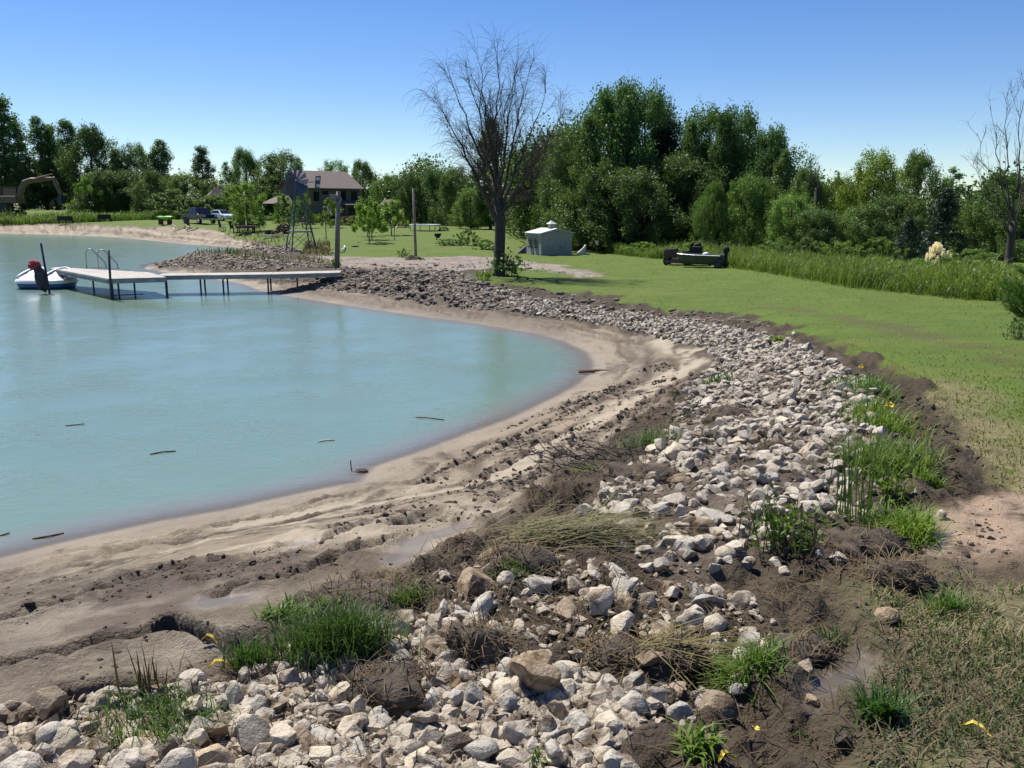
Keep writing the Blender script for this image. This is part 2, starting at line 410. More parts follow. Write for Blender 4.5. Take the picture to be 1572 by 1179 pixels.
soil = g.mix(mid, (.030, .0225, .012), (.064, .048, .028)); soil = g.mix(g.math('MULTIPLY', fine, .5), soil, (.085, .063, .043))
soil = g.mix(g.math('MULTIPLY', big, .35), soil, (.075, .056, .038))
sandc = g.mix(big, (.305, .268, .192), (.20, .173, .128)); sandc = g.mix(g.math('MULTIPLY', g.rampf(nm, .50, .70), .8), sandc, (.16, .12, .088))
sandc = g.mix(g.math('MULTIPLY', fine, .55), sandc, (.18, .14, .10))
spk = g.rampf(g.noise(P, 13, 6, .75), .56, .66); sandc = g.mix(g.math('MULTIPLY', spk, .6), sandc, (.11, .085, .062))
sandc = g.mix(g.math('MULTIPLY', huge, .3), sandc, (.34, .245, .16))
mudc = g.mix(mid, (.172, .144, .107), (.106, .087, .062)); mudc = g.mix(g.math('MULTIPLY', big, .5), mudc, (.225, .178, .138))
mudc = g.mix(g.math('MULTIPLY', fine, .7), mudc, (.085, .065, .048)); mudc = g.mix(g.math('MULTIPLY', spk, .7), mudc, (.06, .046, .034)); mudc = g.mix(g.math('MULTIPLY', g.rampf(g.noise(P, 46, 3), .66, .72), .6), mudc, (.36, .31, .25))
sandc = g.mix(g.math('MULTIPLY', g.attr('crust'), .65), sandc, (.43, .365, .275))
mudc = g.mix(g.math('MULTIPLY', g.attr('crust'), .5), mudc, (.25, .212, .165))
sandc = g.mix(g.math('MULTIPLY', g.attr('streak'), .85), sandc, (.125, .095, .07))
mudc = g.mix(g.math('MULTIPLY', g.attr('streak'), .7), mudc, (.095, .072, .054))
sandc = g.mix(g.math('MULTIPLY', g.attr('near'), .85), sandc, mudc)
sandc = g.mix(g.math('MULTIPLY', g.attr('groove'), .8), sandc, (.075, .056, .042))  # moist soil in grooves and ruts, their soft shade also put into the colour
sandc = g.mix(g.math('MULTIPLY', g.attr('clump'), .75), sandc, (.085, .064, .046))
platc = g.mix(mid, (.28, .245, .205), (.17, .14, .112)); platc = g.mix(g.math('MULTIPLY', g.rampf(nb, .45, .7), .7), platc, (.14, .09, .06))
rockc = g.mix(mid, (.055, .041, .028), (.15, .12, .092))
thc = g.mix(g.rampf(nm, .4, .6), (.135, .108, .062), (.075, .10, .028)); thc = g.mix(g.math('MULTIPLY', fine, .6), thc, (.22, .18, .105))
thc = g.mix(g.math('MULTIPLY', g.rampf(nb, .5, .62), .7), thc, (.06, .046, .032))
c = g.mix(g.attr('dirt'), lawn, soil)
c = g.mix(g.math('MULTIPLY', g.attr('thatch'), g.attr('dirt')), c, thc)
c = g.mix(g.attr('rock'), c, rockc)
c = g.mix(g.attr('sand'), c, sandc)
c = g.mix(g.attr('plat'), c, platc)
c = g.mix(g.math('MULTIPLY', g.attr('tan'), g.rampf(nm, .3, .55)), c, g.mix(big, (.36, .26, .18), (.26, .19, .135)))
c = g.mix(g.math('MULTIPLY', g.attr('gritty'), .8), c, g.mix(mid, (.10, .08, .062), (.20, .165, .13)))
c = g.mix(g.math('MULTIPLY', g.attr('wet'), .55), c, (.13, .105, .085))
g.set(col=c, rough=g.math('SUBTRACT', .92, g.math('MULTIPLY', g.attr('wet'), .62)), spec=.3)
hb = g.math('ADD', g.math('MULTIPLY', nf, .5), g.math('ADD', nm, g.math('MULTIPLY', g.noise(P, 90, 3), .25)))
bm_ = g.bump(hb, .9, .055)
g.l(g.math('SUBTRACT', .9, g.math('MULTIPLY', g.attr('wet'), .75)), bm_.inputs['Strength'])
MAT_GROUND = g.m

# water: milky turquoise body, thin and clear only where it is shallow
w = NT('pond_water'); P = w.pos()
dp = w.attr('depth')
body = w.mix(w.rampf(w.noise(P, .12, 3), .3, .7), (.124, .192, .156), (.138, .206, .170))
body = w.mix(w.rampf(dp, .18, .02), body, (.18, .175, .16))
w.set(col=body, rough=.17); w.b.inputs['IOR'].default_value = 1.33
r1 = w.noise(w.scalev(P, (1, 1.6, 1)), 3.4, 3, .55, .4); r2 = w.noise(w.scalev(P, (1, 1.3, 1)), 11, 2, .5, .3); r3 = w.noise(P, .5, 2)
hh = w.math('ADD', w.math('MULTIPLY', r1, 1.0), w.math('MULTIPLY', r2, .35))
hh = w.math('MULTIPLY', hh, w.rampf(r3, .2, .75))
w.bump(hh, .42, .06)
tr = w.n('ShaderNodeBsdfTransparent'); mx = w.n('ShaderNodeMixShader')
op = w.math('SUBTRACT', 1.0, w.math('POWER', 2.718, w.math('MULTIPLY', dp, -34.0)))
w.l(w.math('MAXIMUM', op, .12), mx.inputs[0]); w.l(tr.outputs[0], mx.inputs[1]); w.l(w.b.outputs[0], mx.inputs[2]); w.l(mx.outputs[0], w.out.inputs[0])
MAT_WATER = w.m

def rock_mat(name):
    n = NT(name); p = n.obj(); oi = n.n('ShaderNodeObjectInfo')
    rr = n.math('FRACT', n.math('ADD', n.attr('rnd'), oi.outputs['Random']))
    dirty = n.noise(n.pos(), 9, 5, .65); f = n.noise(n.pos(), 26, 6, .7)
    a = n.mix(rr, (.50, .445, .36), (.345, .308, .25))
    a = n.mix(n.math('MULTIPLY', n.rampf(rr, .8, .95), .5), a, (.38, .31, .235))
    a = n.mix(n.math('MULTIPLY', n.rampf(f, .46, .70), .65), a, (.21, .19, .165))
    a = n.mix(n.math('MULTIPLY', n.rampf(n.noise(n.pos(), 60, 3), .6, .75), .4), a, (.13, .115, .10))
    a = n.mix(n.rampf(n.math('ADD', dirty, n.math('MULTIPLY', rr, .12)), .545, .70), a, (.15, .113, .078))
    a = n.mix(1.0, a, oi.outputs['Color'], 'MULTIPLY')
    n.set(col=a, rough=.88, spec=.25)
    n.bump(n.math('ADD', f, n.noise(n.pos(), 110, 4)), .6, .012)
    return n.m
MAT_ROCK = rock_mat('limestone')
def leaf_mat(name, a, b, c, trans=.30, rough=.5):
    n = NT(name); oi = n.n('ShaderNodeObjectInfo'); rr = n.attr('rnd')
    col = n.mix(rr, a, b); col = n.mix(n.math('MULTIPLY', n.rampf(n.noise(n.pos(), .55, 4), .42, .7), .75), col, c)
    col = n.mix(1.0, col, oi.outputs['Color'], 'MULTIPLY')
    n.set(col=col, rough=rough, spec=.35)
    t = n.n('ShaderNodeBsdfTranslucent'); m = n.n('ShaderNodeMixShader'); m.inputs[0].default_value = trans
    n.l(n.mix(1.0, col, (1.35, 1.5, .7), 'MULTIPLY'), t.inputs[0])
    n.l(n.b.outputs[0], m.inputs[1]); n.l(t.outputs[0], m.inputs[2]); n.l(m.outputs[0], n.out.inputs[0])
    return n.m
MAT_LEAF = leaf_mat('leaves', (.080, .136, .034), (.135, .198, .052), (.054, .100, .034))
MAT_NEEDLE = leaf_mat('needles', (.022, .045, .022), (.035, .065, .030), (.018, .036, .020), .12)
MAT_BLADE = leaf_mat('grass_blades', (.075, .13, .028), (.15, .21, .055), (.055, .10, .03), .35)
MAT_STRAW = leaf_mat('dead_straw', (.17, .135, .08), (.30, .245, .15), (.09, .066, .042), .1, .8)
MAT_BARK = M('bark', (.060, .048, .040), .9, 0, .4, 9, .6, .03)
MAT_TWIG = M('bare_twigs', (.07, .056, .048), .9, 0, .3, 5, 0)
MAT_SOIL = M('clod_soil', (.075, .057, .040), .95, 0, .45, 14, .7, .02)
MAT_CLOD = M('grey_clod_soil', (.145, .122, .098), .95, 0, .45, 7, .7, .02)
MAT_DOCKWOOD = M('weathered_boards', (.36, .33, .29), .8, 0, .25, 3, .2, .01)
MAT_FASCIA = M('grey_fascia', (.25, .26, .25), .75, 0, .25, 4, .1)
MAT_STEEL = M('galvanised_steel', (.34, .36, .38), .38, .8, .2, 8, 0)
MAT_DARKSTEEL = M('dark_steel', (.045, .05, .055), .5, .3, .3, 8, 0)
MAT_WHITE = M('white_plastic', (.74, .73, .74), .35, 0, .05, 3, 0)
MAT_LAV = M('grey_lavender_plastic', (.36, .33, .39), .45, 0, .06, 3, 0)
MAT_BLUE = M('blue_plastic', (.01, .075, .20), .35, 0, .1, 3, 0)
MAT_POST = M('weathered_post', (.20, .175, .15), .9, 0, .35, 8, .4, .02)
MAT_RED = M('red_cloth', (.28, .035, .05), .8, 0, .3, 9, .2)
MAT_DARKCLOTH = M('dark_cloth', (.045, .04, .05), .9, 0, .4, 9, .3)
MAT_SIDING = M('brown_siding', (.135, .118, .10), .85, 0, .15, 2, .1)
MAT_SHINGLE = M('brown_shingles', (.135, .108, .092), .9, 0, .2, 5, .2)
MAT_GLASS = M('dark_window_glass', (.012, .014, .018), .08, 0, .2, 1, 0)
MAT_TRIM = M('tan_trim', (.20, .165, .13), .7, 0, .1, 3, 0)
MAT_WINDBLUE = M('blue_grey_steel', (.075, .095, .13), .45, .4, .25, 6, 0)
MAT_VANEW = M('white_vane_panel', (.6, .6, .62), .5, 0, .1, 4, 0)
MAT_YELLOW = M('faded_yellow_paint', (.17, .12, .055), .6, 0, .35, 3, .1)
MAT_BLACK = M('black_rubber', (.015, .015, .016), .8, 0, .2, 8, 0)
MAT_NAVY = M('dark_navy_paint', (.012, .016, .030), .18, .2, .1, 2, 0)
MAT_CARWHITE = M('white_paint', (.72, .73, .74), .2, 0, .04, 2, 0)
MAT_LAMP = M('lamp_lens', (.55, .5, .45), .15, 0, .1, 3, 0)
MAT_CHROME = M('chrome', (.5, .5, .5), .2, .9, .1, 3, 0)
MAT_LIME = M('lime_green_plastic', (.18, .62, .06), .35, 0, .05, 3, 0)
MAT_REDBROWN = M('red_brown_wood', (.16, .055, .035), .8, 0, .3, 8, .2)
MAT_WICKER = M('brown_chair_slats', (.085, .062, .045), .8, 0, .25, 8, .1)
MAT_TABLETOP = M('pinkish_table_top', (.48, .36, .31), .6, 0, .12, 4, 0)
MAT_LOG = M('split_logs', (.13, .075, .05), .9, 0, .45, 5, .3)
MAT_SLAB = M('pale_concrete', (.52, .47, .42), .9, 0, .12, 4, .1)
MAT_SHED = M('grey_shed_boards', (.31, .30, .27), .8, 0, .12, 3, .1)
MAT_SHEDROOF = M('pale_shed_roof', (.56, .56, .55), .7, 0, .1, 5, .1)
MAT_BOAT = M('olive_aluminium', (.06, .072, .058), .5, .3, .2, 4, .05)
MAT_MOWER = M('dark_maroon_paint', (.055, .02, .022), .35, 0, .2, 4, 0)
MAT_FLOWER = M('yellow_petals', (.85, .62, .04), .6, 0, .1, 8, 0)
MAT_YLEAF = M('yellow_dead_leaf', (.72, .55, .08), .6, 0, .25, 20, .1, .004)
MAT_TRAMP = M('trampoline_pad', (.40, .50, .62), .6, 0, .15, 4, 0)

# ------------------------------------------------------------------ ground and water meshes
rs = [0.35]
while rs[-1] < 1500:
    r_ = rs[-1]
    rs.append(r_ + (max(.018, .0062 * r_) if r_ < 13 else .0095 * r_ if r_ < 70 else .016 * r_ if r_ < 200 else .08 * r_))
rs = np.array(rs)
th = np.concatenate([np.arange(-180, -42, 4.0), np.arange(-42, 42, .135), np.arange(42, 180, 4.0)])
th = np.radians(th)
RR, TT = np.meshgrid(rs, th, indexing='ij')
X, Y = (RR * np.sin(TT)).ravel(), (RR * np.cos(TT)).ravel()
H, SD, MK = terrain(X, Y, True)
nr_, nt_ = RR.shape
i, j = np.meshgrid(np.arange(nr_ - 1), np.arange(nt_), indexing='ij'); j2 = (j + 1) % nt_
F = np.stack([i * nt_ + j, i * nt_ + j2, (i + 1) * nt_ + j2, (i + 1) * nt_ + j], -1).reshape(-1, 4)[:, ::-1]
V = np.vstack([np.stack([X, Y, H], 1), [[0, 0, G(0, 0)]]])
cen = np.array([[len(X), (k + 1) % nt_, k] for k in range(nt_)])
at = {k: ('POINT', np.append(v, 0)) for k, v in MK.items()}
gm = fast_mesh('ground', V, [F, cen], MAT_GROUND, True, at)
tag(link('ground', gm), kind='structure')
keep = (SD[F] < .5).any(1)
used = np.unique(F[keep]); remap = -np.ones(len(X), int); remap[used] = np.arange(len(used))
wm = fast_mesh('pond_water', np.stack([X[used], Y[used], np.zeros(len(used))], 1), remap[F[keep]], MAT_WATER, True,
               {'depth': ('POINT', np.maximum(-H[used], 0))})
tag(link('pond_water', wm), kind='structure')

# ------------------------------------------------------------------ rocks
def ico(sub):
    import bmesh
    bm = bmesh.new(); bmesh.ops.create_icosphere(bm, subdivisions=sub, radius=1)
    V = np.array([v.co[:] for v in bm.verts]); F = np.array([[v.index for v in f.verts] for f in bm.faces]); bm.free(); return V, F
ICO = {k: ico(k) for k in (1, 2, 3, 4)}
def rock_shape(sub, kind, r):
    V, F = ICO[sub]; V = V.copy()
    lo, hi = {'blocky': (.42, .74), 'rounded': (.60, .88), 'flat': (.48, .80)}[kind]
    for _ in range(15 if kind != 'rounded' else 10):
        n = r.normal(size=3); n /= np.linalg.norm(n); c = r.uniform(lo, hi)
        d = V @ n - c; V = V - np.outer(np.maximum(d, 0) * .97, n)
    if sub >= 2:
        for f, a in ((2.2, .05), (5.5, .04)) + (((12, .025),) if sub > 2 else ()):
            o = r.uniform(0, 50, 3)
            V = V * (1 + a * (fbm(V[:, 0] * f + o[0] + V[:, 2] * 1.7 * f, V[:, 1] * f + o[1] - V[:, 2] * f * 1.3, 1, 3, 5)))[:, None]
    sc = {'blocky': (1.12, .95, .85), 'rounded': (1.15, .95, .88), 'flat': (1.3, 1.0, .52)}[kind]
    return V * np.array(sc) * r.uniform(.88, 1.12, 3), F
def rand_rot(r, n):
    q = r.normal(size=(n, 4)); q /= np.linalg.norm(q, axis=1)[:, None]
    w_, x, y, z = q.T
    return np.stack([1 - 2 * (y * y + z * z), 2 * (x * y - z * w_), 2 * (x * z + y * w_), 2 * (x * y + z * w_), 1 - 2 * (x * x + z * z), 2 * (y * z - x * w_),
                     2 * (x * z - y * w_), 2 * (y * z + x * w_), 1 - 2 * (x * x + y * y)], 1).reshape(n, 3, 3)
def scatter(poly, n, rfun, pack, keepfun=None):
    lo, hi = poly.min(0), poly.max(0); x = rng.uniform(lo[0], hi[0], n * 4); y = rng.uniform(lo[1], hi[1], n * 4)
    ok = inside(x, y, poly)
    if keepfun is not None: ok &= keepfun(x, y)
    x, y = x[ok], y[ok]; rad = rfun(len(x)); cell = {}; out = []; s = .4
    for a, b, c in zip(x, y, rad):
        k = (int(a // s), int(b // s)); good = True
        for dx in (-1, 0, 1):
            for dy in (-1, 0, 1):
                for p, q, t in cell.get((k[0] + dx, k[1] + dy), ()):
                    if (p - a) ** 2 + (q - b) ** 2 < (pack * (c + t)) ** 2: good = False; break
                if not good: break
            if not good: break
        if good:
            cell.setdefault(k, []).append((a, b, c)); out.append((a, b, c))
        if len(out) >= n: break
    return np.array(out).reshape(-1, 3)
SOD = [castp(p) for p in ([(900,640),(1000,620),(1050,650),(1000,690),(900,740),(860,750)], [(1010,640),(1090,610),(1160,625),(1150,650),(1050,670)],
  [(690,980),(760,975),(775,1020),(735,1060),(690,1040)], [(530,1050),(660,1035),(650,1085),(560,1090)], [(800,985),(980,985),(1000,1030),(930,1050),(880,1010)],
  [(1200,810),(1380,800),(1390,870),(1250,880)], [(750,800),(860,780),(930,800),(860,860),(740,860)], [(1100,560),(1250,560),(1290,590),(1180,610)])]
def notsod(x, y):
    k = np.ones(len(x), bool)
    for P_ in SOD: k &= ~(inside(x, y, P_) & (rng.random(len(x)) < .8))
    return k
def sizes(lo, hi, big):
    return lambda n: np.where(rng.random(n) < .12, rng.uniform(hi, big, n), rng.uniform(lo, hi, n) * rng.uniform(.85, 1, n))
A = [scatter(ROCK1, 7500, sizes(.038, .078, .115), .60, notsod), scatter(ROCK2, 2700, sizes(.036, .068, .098), .64, notsod),
     scatter(SPARSE, 110, sizes(.04, .075, .11), .9), scatter(PENIN, 2600, sizes(.055, .10, .14), .60), scatter(WMROCK, 420, sizes(.08, .14, .18), .65),
     scatter(GRITTY, 700, sizes(.06, .11, .15), .9)]
top = [A[0][rng.random(len(A[0])) < .22], A[1][rng.random(len(A[1])) < .25]]
for t in top: t[:, :2] += rng.normal(0, .06, (len(t), 2)); t[:, 2] *= .8
layers = [(a, .22) for a in A] + [(t, 1.0) for t in top]
rk = np.vstack([np.column_stack([a, np.full(len(a), k)]) for a, k in layers])
rz_ = terrain(rk[:, 0], rk[:, 1]) + rk[:, 2] * np.where((rng.random(len(rk)) < .4) & (rk[:, 3] < .5), -.25, rk[:, 3])
px_, py_, dep_ = to_px(rk[:, 0], rk[:, 1], rz_)
app = rk[:, 2] / dep_; vis = (px_ > 4) & (px_ < 1568) & (py_ > 330) & (py_ < 1172) & (dep_ > 0)
order = np.argsort(-np.where(vis, app, 0))
solo = order[:262]; rest = order[262:]
TONES = [('pale cream', (1.08, 1.04, .97, 1)), ('light grey', (.92, .95, .98, 1)), ('tan', (.95, .82, .66, 1)), ('mud stained', (.62, .54, .46, 1))]
rr_ = np.random.default_rng(3)
HI = [(k, fast_mesh('rock', *rock_shape(4, k, rr_), MAT_ROCK, False)) for k in ('blocky', 'blocky', 'blocky', 'rounded', 'flat', 'blocky', 'rounded', 'blocky', 'flat', 'blocky') for _ in range(3)]
for _, me in HI:
    try: me.set_sharp_from_angle(angle=R(38))
    except Exception: pass
def zone(px, py):
    if py > 1040:
        for lim, t in ((170, 'in the heap at the bottom left corner'), (330, 'among grass at the bottom left'), (520, 'in the heap below the green sedge clump'),
                       (700, 'in the heap in front of the brown sod mat'), (860, 'in the bottom heap below the big rock row'), (1020, 'at the right end of the bottom rock heap')):
            if px < lim: return t
        return 'on dark soil near the bottom edge'
    if px < 560: return 'beside the green sedge clump'
    if py > 930:
        if px < 760: return 'between the sedge clump and the dark sod clump'
        return 'in the dark foreground soil' if px < 1010 else 'on the soil left of the bright green tuft'
    if py > 800: return 'on the lower rock slope by the leafy weeds' if px > 1000 else 'on the lower rock slope by the flattened reeds'
    return 'on the rock slope left of the reeds'
for n_, k in enumerate(solo):
    kind, me = HI[rr_.integers(len(HI))]; ti = rr_.choice(4, p=[.50, .34, .05, .11])
    o = link('rock', me, None, (rk[k, 0], rk[k, 1], rz_[k])); s_ = rk[k, 2] * 1.12
    o.scale = (s_, s_, s_); o.rotation_euler = (rr_.normal(0, .5), rr_.normal(0, .5), rr_.uniform(0, 6.28)); o.color = TONES[ti][1]
    z_ = zone(px_[k], py_[k])
    tag(o, f'{TONES[ti][0]} {kind} limestone rock {z_}', 'rock', 'rocks ' + z_)
LO = [rock_shape(3, k, rr_) for k in ('blocky', 'blocky', 'rounded', 'flat', 'blocky', 'blocky', 'rounded')]
TI = [rock_shape(2, k, rr_) for k in ('blocky', 'blocky', 'rounded', 'flat')]
def merge_rocks(idx, shapes, sc=1.12):
    Vs, Fs, At, b = [], [], [], 0; Rm = rand_rot(rr_, len(idx))
    for q, k in enumerate(idx):
        V, F = shapes[rr_.integers(len(shapes))]; v = V @ Rm[q].T * rk[k, 2] * sc; v[:, 2] *= .85
        Vs.append(v + np.array([rk[k, 0], rk[k, 1], rz_[k]])); Fs.append(F + b); At.append(np.full(len(F), rr_.random())); b += len(V)
    return np.vstack(Vs), np.vstack(Fs), np.concatenate(At)
nearr = rest[(dep_[rest] < 9) & (dep_[rest] > 0)]; farr = rest[dep_[rest] >= 9]
farP = inside(rk[farr, 0], rk[farr, 1], PENIN) | inside(rk[farr, 0], rk[farr, 1], WMROCK) | inside(rk[farr, 0], rk[farr, 1], GRITTY)
v1, f1, a1 = merge_rocks(nearr, LO); v2, f2, a2 = merge_rocks(farr[~farP], TI)
o = link('riprap_rocks', fast_mesh('riprap_rocks', np.vstack([v1, v2]), np.vstack([f1, f2 + len(v1)]), MAT_ROCK, False, {'rnd': ('FACE', np.concatenate([a1, a2]))}))
tag(o, 'pale limestone riprap covering the curved pond bank', 'rocks', kind='stuff')
v3, f3, a3 = merge_rocks(farr[farP], TI)
o = link('riprap_rocks', fast_mesh('riprap_rocks', v3, f3, MAT_ROCK, False, {'rnd': ('FACE', a3)})); o.color = (.80, .76, .72, 1)
tag(o, 'grey mud covered stones on the spit behind the dock', 'rocks', kind='stuff')
# single rocks that lie apart
LONE = [(1360,956,52,'rounded',(.80,.66,.50,1),'rounded tan boulder lying alone on dark soil beside the grass thatch'),
 (1237,1036,52,'blocky',(.80,.72,.68,1),'reddish grey angular rock at the head of the wet mud strip'),
 (1245,1078,26,'rounded',(.72,.60,.48,1),'small brown stone on the wet mud strip beside a yellow leaf'),
 (1447,796,28,'blocky',(.95,.93,.90,1),'pale grey rock alone on the tan mud at the right'),
 (674,836,26,'blocky',(.40,.35,.30,1),'dark muddy rock alone at the edge of the wet puddle on the beach'),
 (1288,856,38,'flat',(.85,.83,.82,1),'grey wedge shaped slab lying on the sod below the tall reeds'),
 (1258,861,24,'blocky',(.85,.83,.82,1),'small grey rock touching the wedge shaped slab'),
 (1190,868,34,'blocky',(.90,.88,.86,1),'grey rock below the leafy weed clump'),
 (1204,880,26,'rounded',(1.0,.97,.92,1),'pale rounded rock lowest of the three below the leafy weed clump'),
 (1085,1062,50,'flat',(.78,.77,.80,1),'tall grey leaning rock left of the bright green tuft'),
 (1100,1130,52,'flat',(.50,.44,.40,1),'dark brown slab leaning beside the bottom green tuft'),
 (1050,1104,40,'blocky',(.62,.62,.64,1),'dark grey rock just above the bottom green tuft'),
 (820,678,20,'rounded',(.36,.31,.27,1),'dark clod like rock on the tan beach above the flattened brush'),
 (883,1006,38,'blocky',(.95,.93,.9,1),'pointed pale rock standing in front of the dark sod'),
 (928,1062,60,'blocky',(1.0,.97,.93,1),'biggest pale block in the bottom heap'),
 (815,1066,58,'blocky',(1.0,.97,.93,1),'wide pale block left of the biggest block in the bottom heap'),
 (446,1050,54,'blocky',(.80,.80,.82,1),'grey block beside the green sedge clump and above the bottom heap'),
 (345,1052,56,'flat',(.85,.84,.84,1),'slanted grey slab at the foot of the dry stalks'),
 (56,1150,70,'blocky',(1.02,.98,.9,1),'largest cream rock at the bottom left corner'),
 (95,1160,66,'rounded',(1.0,.97,.88,1),'smooth cream rock right of the largest one at the bottom left corner')]
for a, b, wpx, kind, colr, lab in LONE:
    x, y = cast(a, b); z = G(x, y); d_ = to_px(np.array(x), np.array(y), np.array(z))[2]; s_ = wpx * float(d_) / FPX / 2 * .82
    mes = [m for k, m in HI if k == kind]
    o = link('rock', mes[int(a) % len(mes)], None, (x, y, z + s_ * .35)); o.scale = (s_, s_, s_)
    o.rotation_euler = (rr_.normal(0, .2), rr_.normal(0, .2), rr_.uniform(0, 6.28)); o.color = colr
    tag(o, lab, 'rock')
#==PART2==
# ------------------------------------------------------------------ foliage helpers
def leaf_quads(C, size, r, aspect=.55, up=0.0, axis=None):
    n = len(C); a = r.normal(size=(n, 3)) if axis is None else axis + r.normal(size=(n, 3)) * .55
    a /= np.linalg.norm(a, axis=1)[:, None]; b = r.normal(size=(n, 3)); b -= a * (a * b).sum(1)[:, None]; b /= np.linalg.norm(b, axis=1)[:, None]
    s = (size * r.uniform(.6, 1.3, n))[:, None]
    V = np.stack([C - a * s, C + b * s * aspect, C + a * s, C - b * s * aspect], 1).reshape(-1, 3)
    return V, np.arange(4 * n).reshape(-1, 4), r.random(n)
def crown_pts(r, H, Wd, kind, ncl, per, t0):
    C, Ax, limbs = [], [], []
    lob = r.uniform(0, 6.28, 6); k = 0
    while k < ncl:
        t = r.uniform(t0, 1); az = r.uniform(0, 6.283)
        if kind == 'broad': w_ = math.sqrt(max(0, 1 - ((t - .42) / .60) ** 2)) ** 1.1
        elif kind == 'poplar': w_ = (min(1, (t - t0 + .05) / .3)) * (1 - t) ** .45 * 1.1
        elif kind == 'cone': w_ = (1.02 - t) ** .85
        else: w_ = math.sqrt(max(0, 1 - ((t - .35) / .66) ** 2))
        w_ *= 1 + .28 * math.sin(2 * az + lob[0] + 4 * t) + .2 * math.sin(5 * az + lob[1] + 9 * t) + .16 * math.sin(11 * t + lob[2])
        q = r.uniform(.3, 1.0) ** .5
        rad = Wd / 2 * max(.05, w_) * q
        c = np.array([math.cos(az) * rad, math.sin(az) * rad, t * H * r.uniform(.95, 1.0)])
        cr = H * r.uniform(.045, .085) * (1.1 if kind in ('broad', 'bush') else .62)
        if kind == 'cone': ax = np.array([math.cos(az), math.sin(az), -.25])
        else: ax = np.array([math.cos(az) * .5 + .25, math.sin(az) * .5, 1.0 if kind != 'bush' else .7])
        ax /= np.linalg.norm(ax)
        n = int(per * r.uniform(.5, 1.4)); p = r.normal(size=(n, 3)); p *= (cr * r.random(n) ** .42 / np.linalg.norm(p, axis=1))[:, None]
        p += ax * (r.uniform(-1, 1, n) * cr * (.75 if kind != 'cone' else 1.6))[:, None]
        C.append(c + p); Ax.append(np.tile(ax, (n, 1)))
        if k % 3 == 0: limbs.append(c)
        k += 1
    return np.vstack(C), np.vstack(Ax), limbs
def make_tree(kind, H, Wd, seed, ncl, per, leaf, t0, mat, trunk_r):
    r = np.random.default_rng(seed)
    C, Ax, limbs = crown_pts(r, H, Wd, kind, ncl, per, t0)
    C = C[C[:, 2] > .02 * H]
    V, F, a = leaf_quads(C, leaf, r, .5 if kind != 'cone' else .25, axis=None)
    me = fast_mesh('crown', V, F, mat, False, {'rnd': ('FACE', a)})
    mb = MB(); ph = r.uniform(0, 6)
    def tk(z): return Vector((.12 * math.sin(z * .5 + ph) * z / H, .12 * math.cos(z * .4 + ph) * z / H, z))
    zs = np.linspace(-.3, H * .92, 9); mb.tube([tk(z) for z in zs], [trunk_r * max(.12, (1.12 - z / H)) * (1.25 if z < .1 else 1) for z in zs], 8)
    if kind != 'cone':
        for c in limbs:
            c = Vector(c); z0 = max(H * t0 * .7, c.z * .62); p0 = tk(z0); m_ = p0.lerp(c, .5) + Vector((0, 0, -.06 * (c - p0).length))
            rr = trunk_r * .34 * (1.1 - z0 / H); mb.tube([p0, m_, c], [rr, rr * .6, rr * .2], 4, False)
    tm = bpy.data.meshes.new('trunk'); tm.from_pydata(mb.v, [], mb.f); tm.materials.append(MAT_BARK); tm.update()
    for p in tm.polygons: p.use_smooth = True
    return me, tm, H, Wd
PROTO = {
 'broad': [make_tree('broad', 10, 8, s, 190, 190, .112, .06, MAT_LEAF, .20) for s in (1, 2, 3)],
 'poplar': [make_tree('poplar', 10, 3.2, s, 150, 110, .095, .10, MAT_LEAF, .11) for s in (11, 12, 13)],
 'thin': [make_tree('poplar', 10, 3.0, s, 48, 110, .10, .22, MAT_LEAF, .10) for s in (15, 16)],
 'bush': [make_tree('bush', 10, 12, s, 100, 190, .19, .02, MAT_LEAF, .12) for s in (21, 22, 23)],
 'sapling': [make_tree('broad', 10, 8, s, 40, 110, .24, .30, MAT_LEAF, .14) for s in (31, 32)],
 'maple': [make_tree('broad', 10, 8.5, s, 60, 150, .2, .13, MAT_LEAF, .16) for s in (35, 36)],
 'spruce': [make_tree('cone', 10, 5, s, 210, 60, .17, .03, MAT_NEEDLE, .13) for s in (41, 42)],
}
KNAME = {'broad': 'broadleaf_tree', 'poplar': 'poplar_tree', 'thin': 'poplar_tree', 'bush': 'shrub', 'sapling': 'sapling', 'maple': 'maple_tree', 'spruce': 'spruce_tree'}
tk_ = [0]
def tree(kind, px, top, Y, wpx, label, tint=(1, 1, 1), cat=None, group=None, name=None, by=None, loc=None):
    if loc is not None: x, Y = loc
    else:
        x = at_y(px, top, Y)[0]
    zb = G(x, Y) - .05; H = at_y(px, top, Y)[2] - zb; wd = wpx * Y / FPX * (1.10 if kind in ('broad', 'poplar', 'thin') else 1)
    tk_[0] += 1; cm, tm, H0, W0 = PROTO[kind][tk_[0] % len(PROTO[kind])]
    o = thing(name or KNAME[kind], label, cat or ('shrub' if kind == 'bush' else 'tree'), (x, Y, zb), random.uniform(0, 6.28), group)
    s = wd / W0; o.scale = (s, s, H / H0)
    c = link('crown', cm, o); c.color = (*tint, 1)
    link('trunk', tm, o) if kind != 'bush' else link('stem', tm, o)
    return o
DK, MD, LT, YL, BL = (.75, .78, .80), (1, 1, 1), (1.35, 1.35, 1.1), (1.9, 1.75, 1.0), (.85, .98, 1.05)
LW = 'woods along the left far bank'; RW = 'woods behind the lawn'
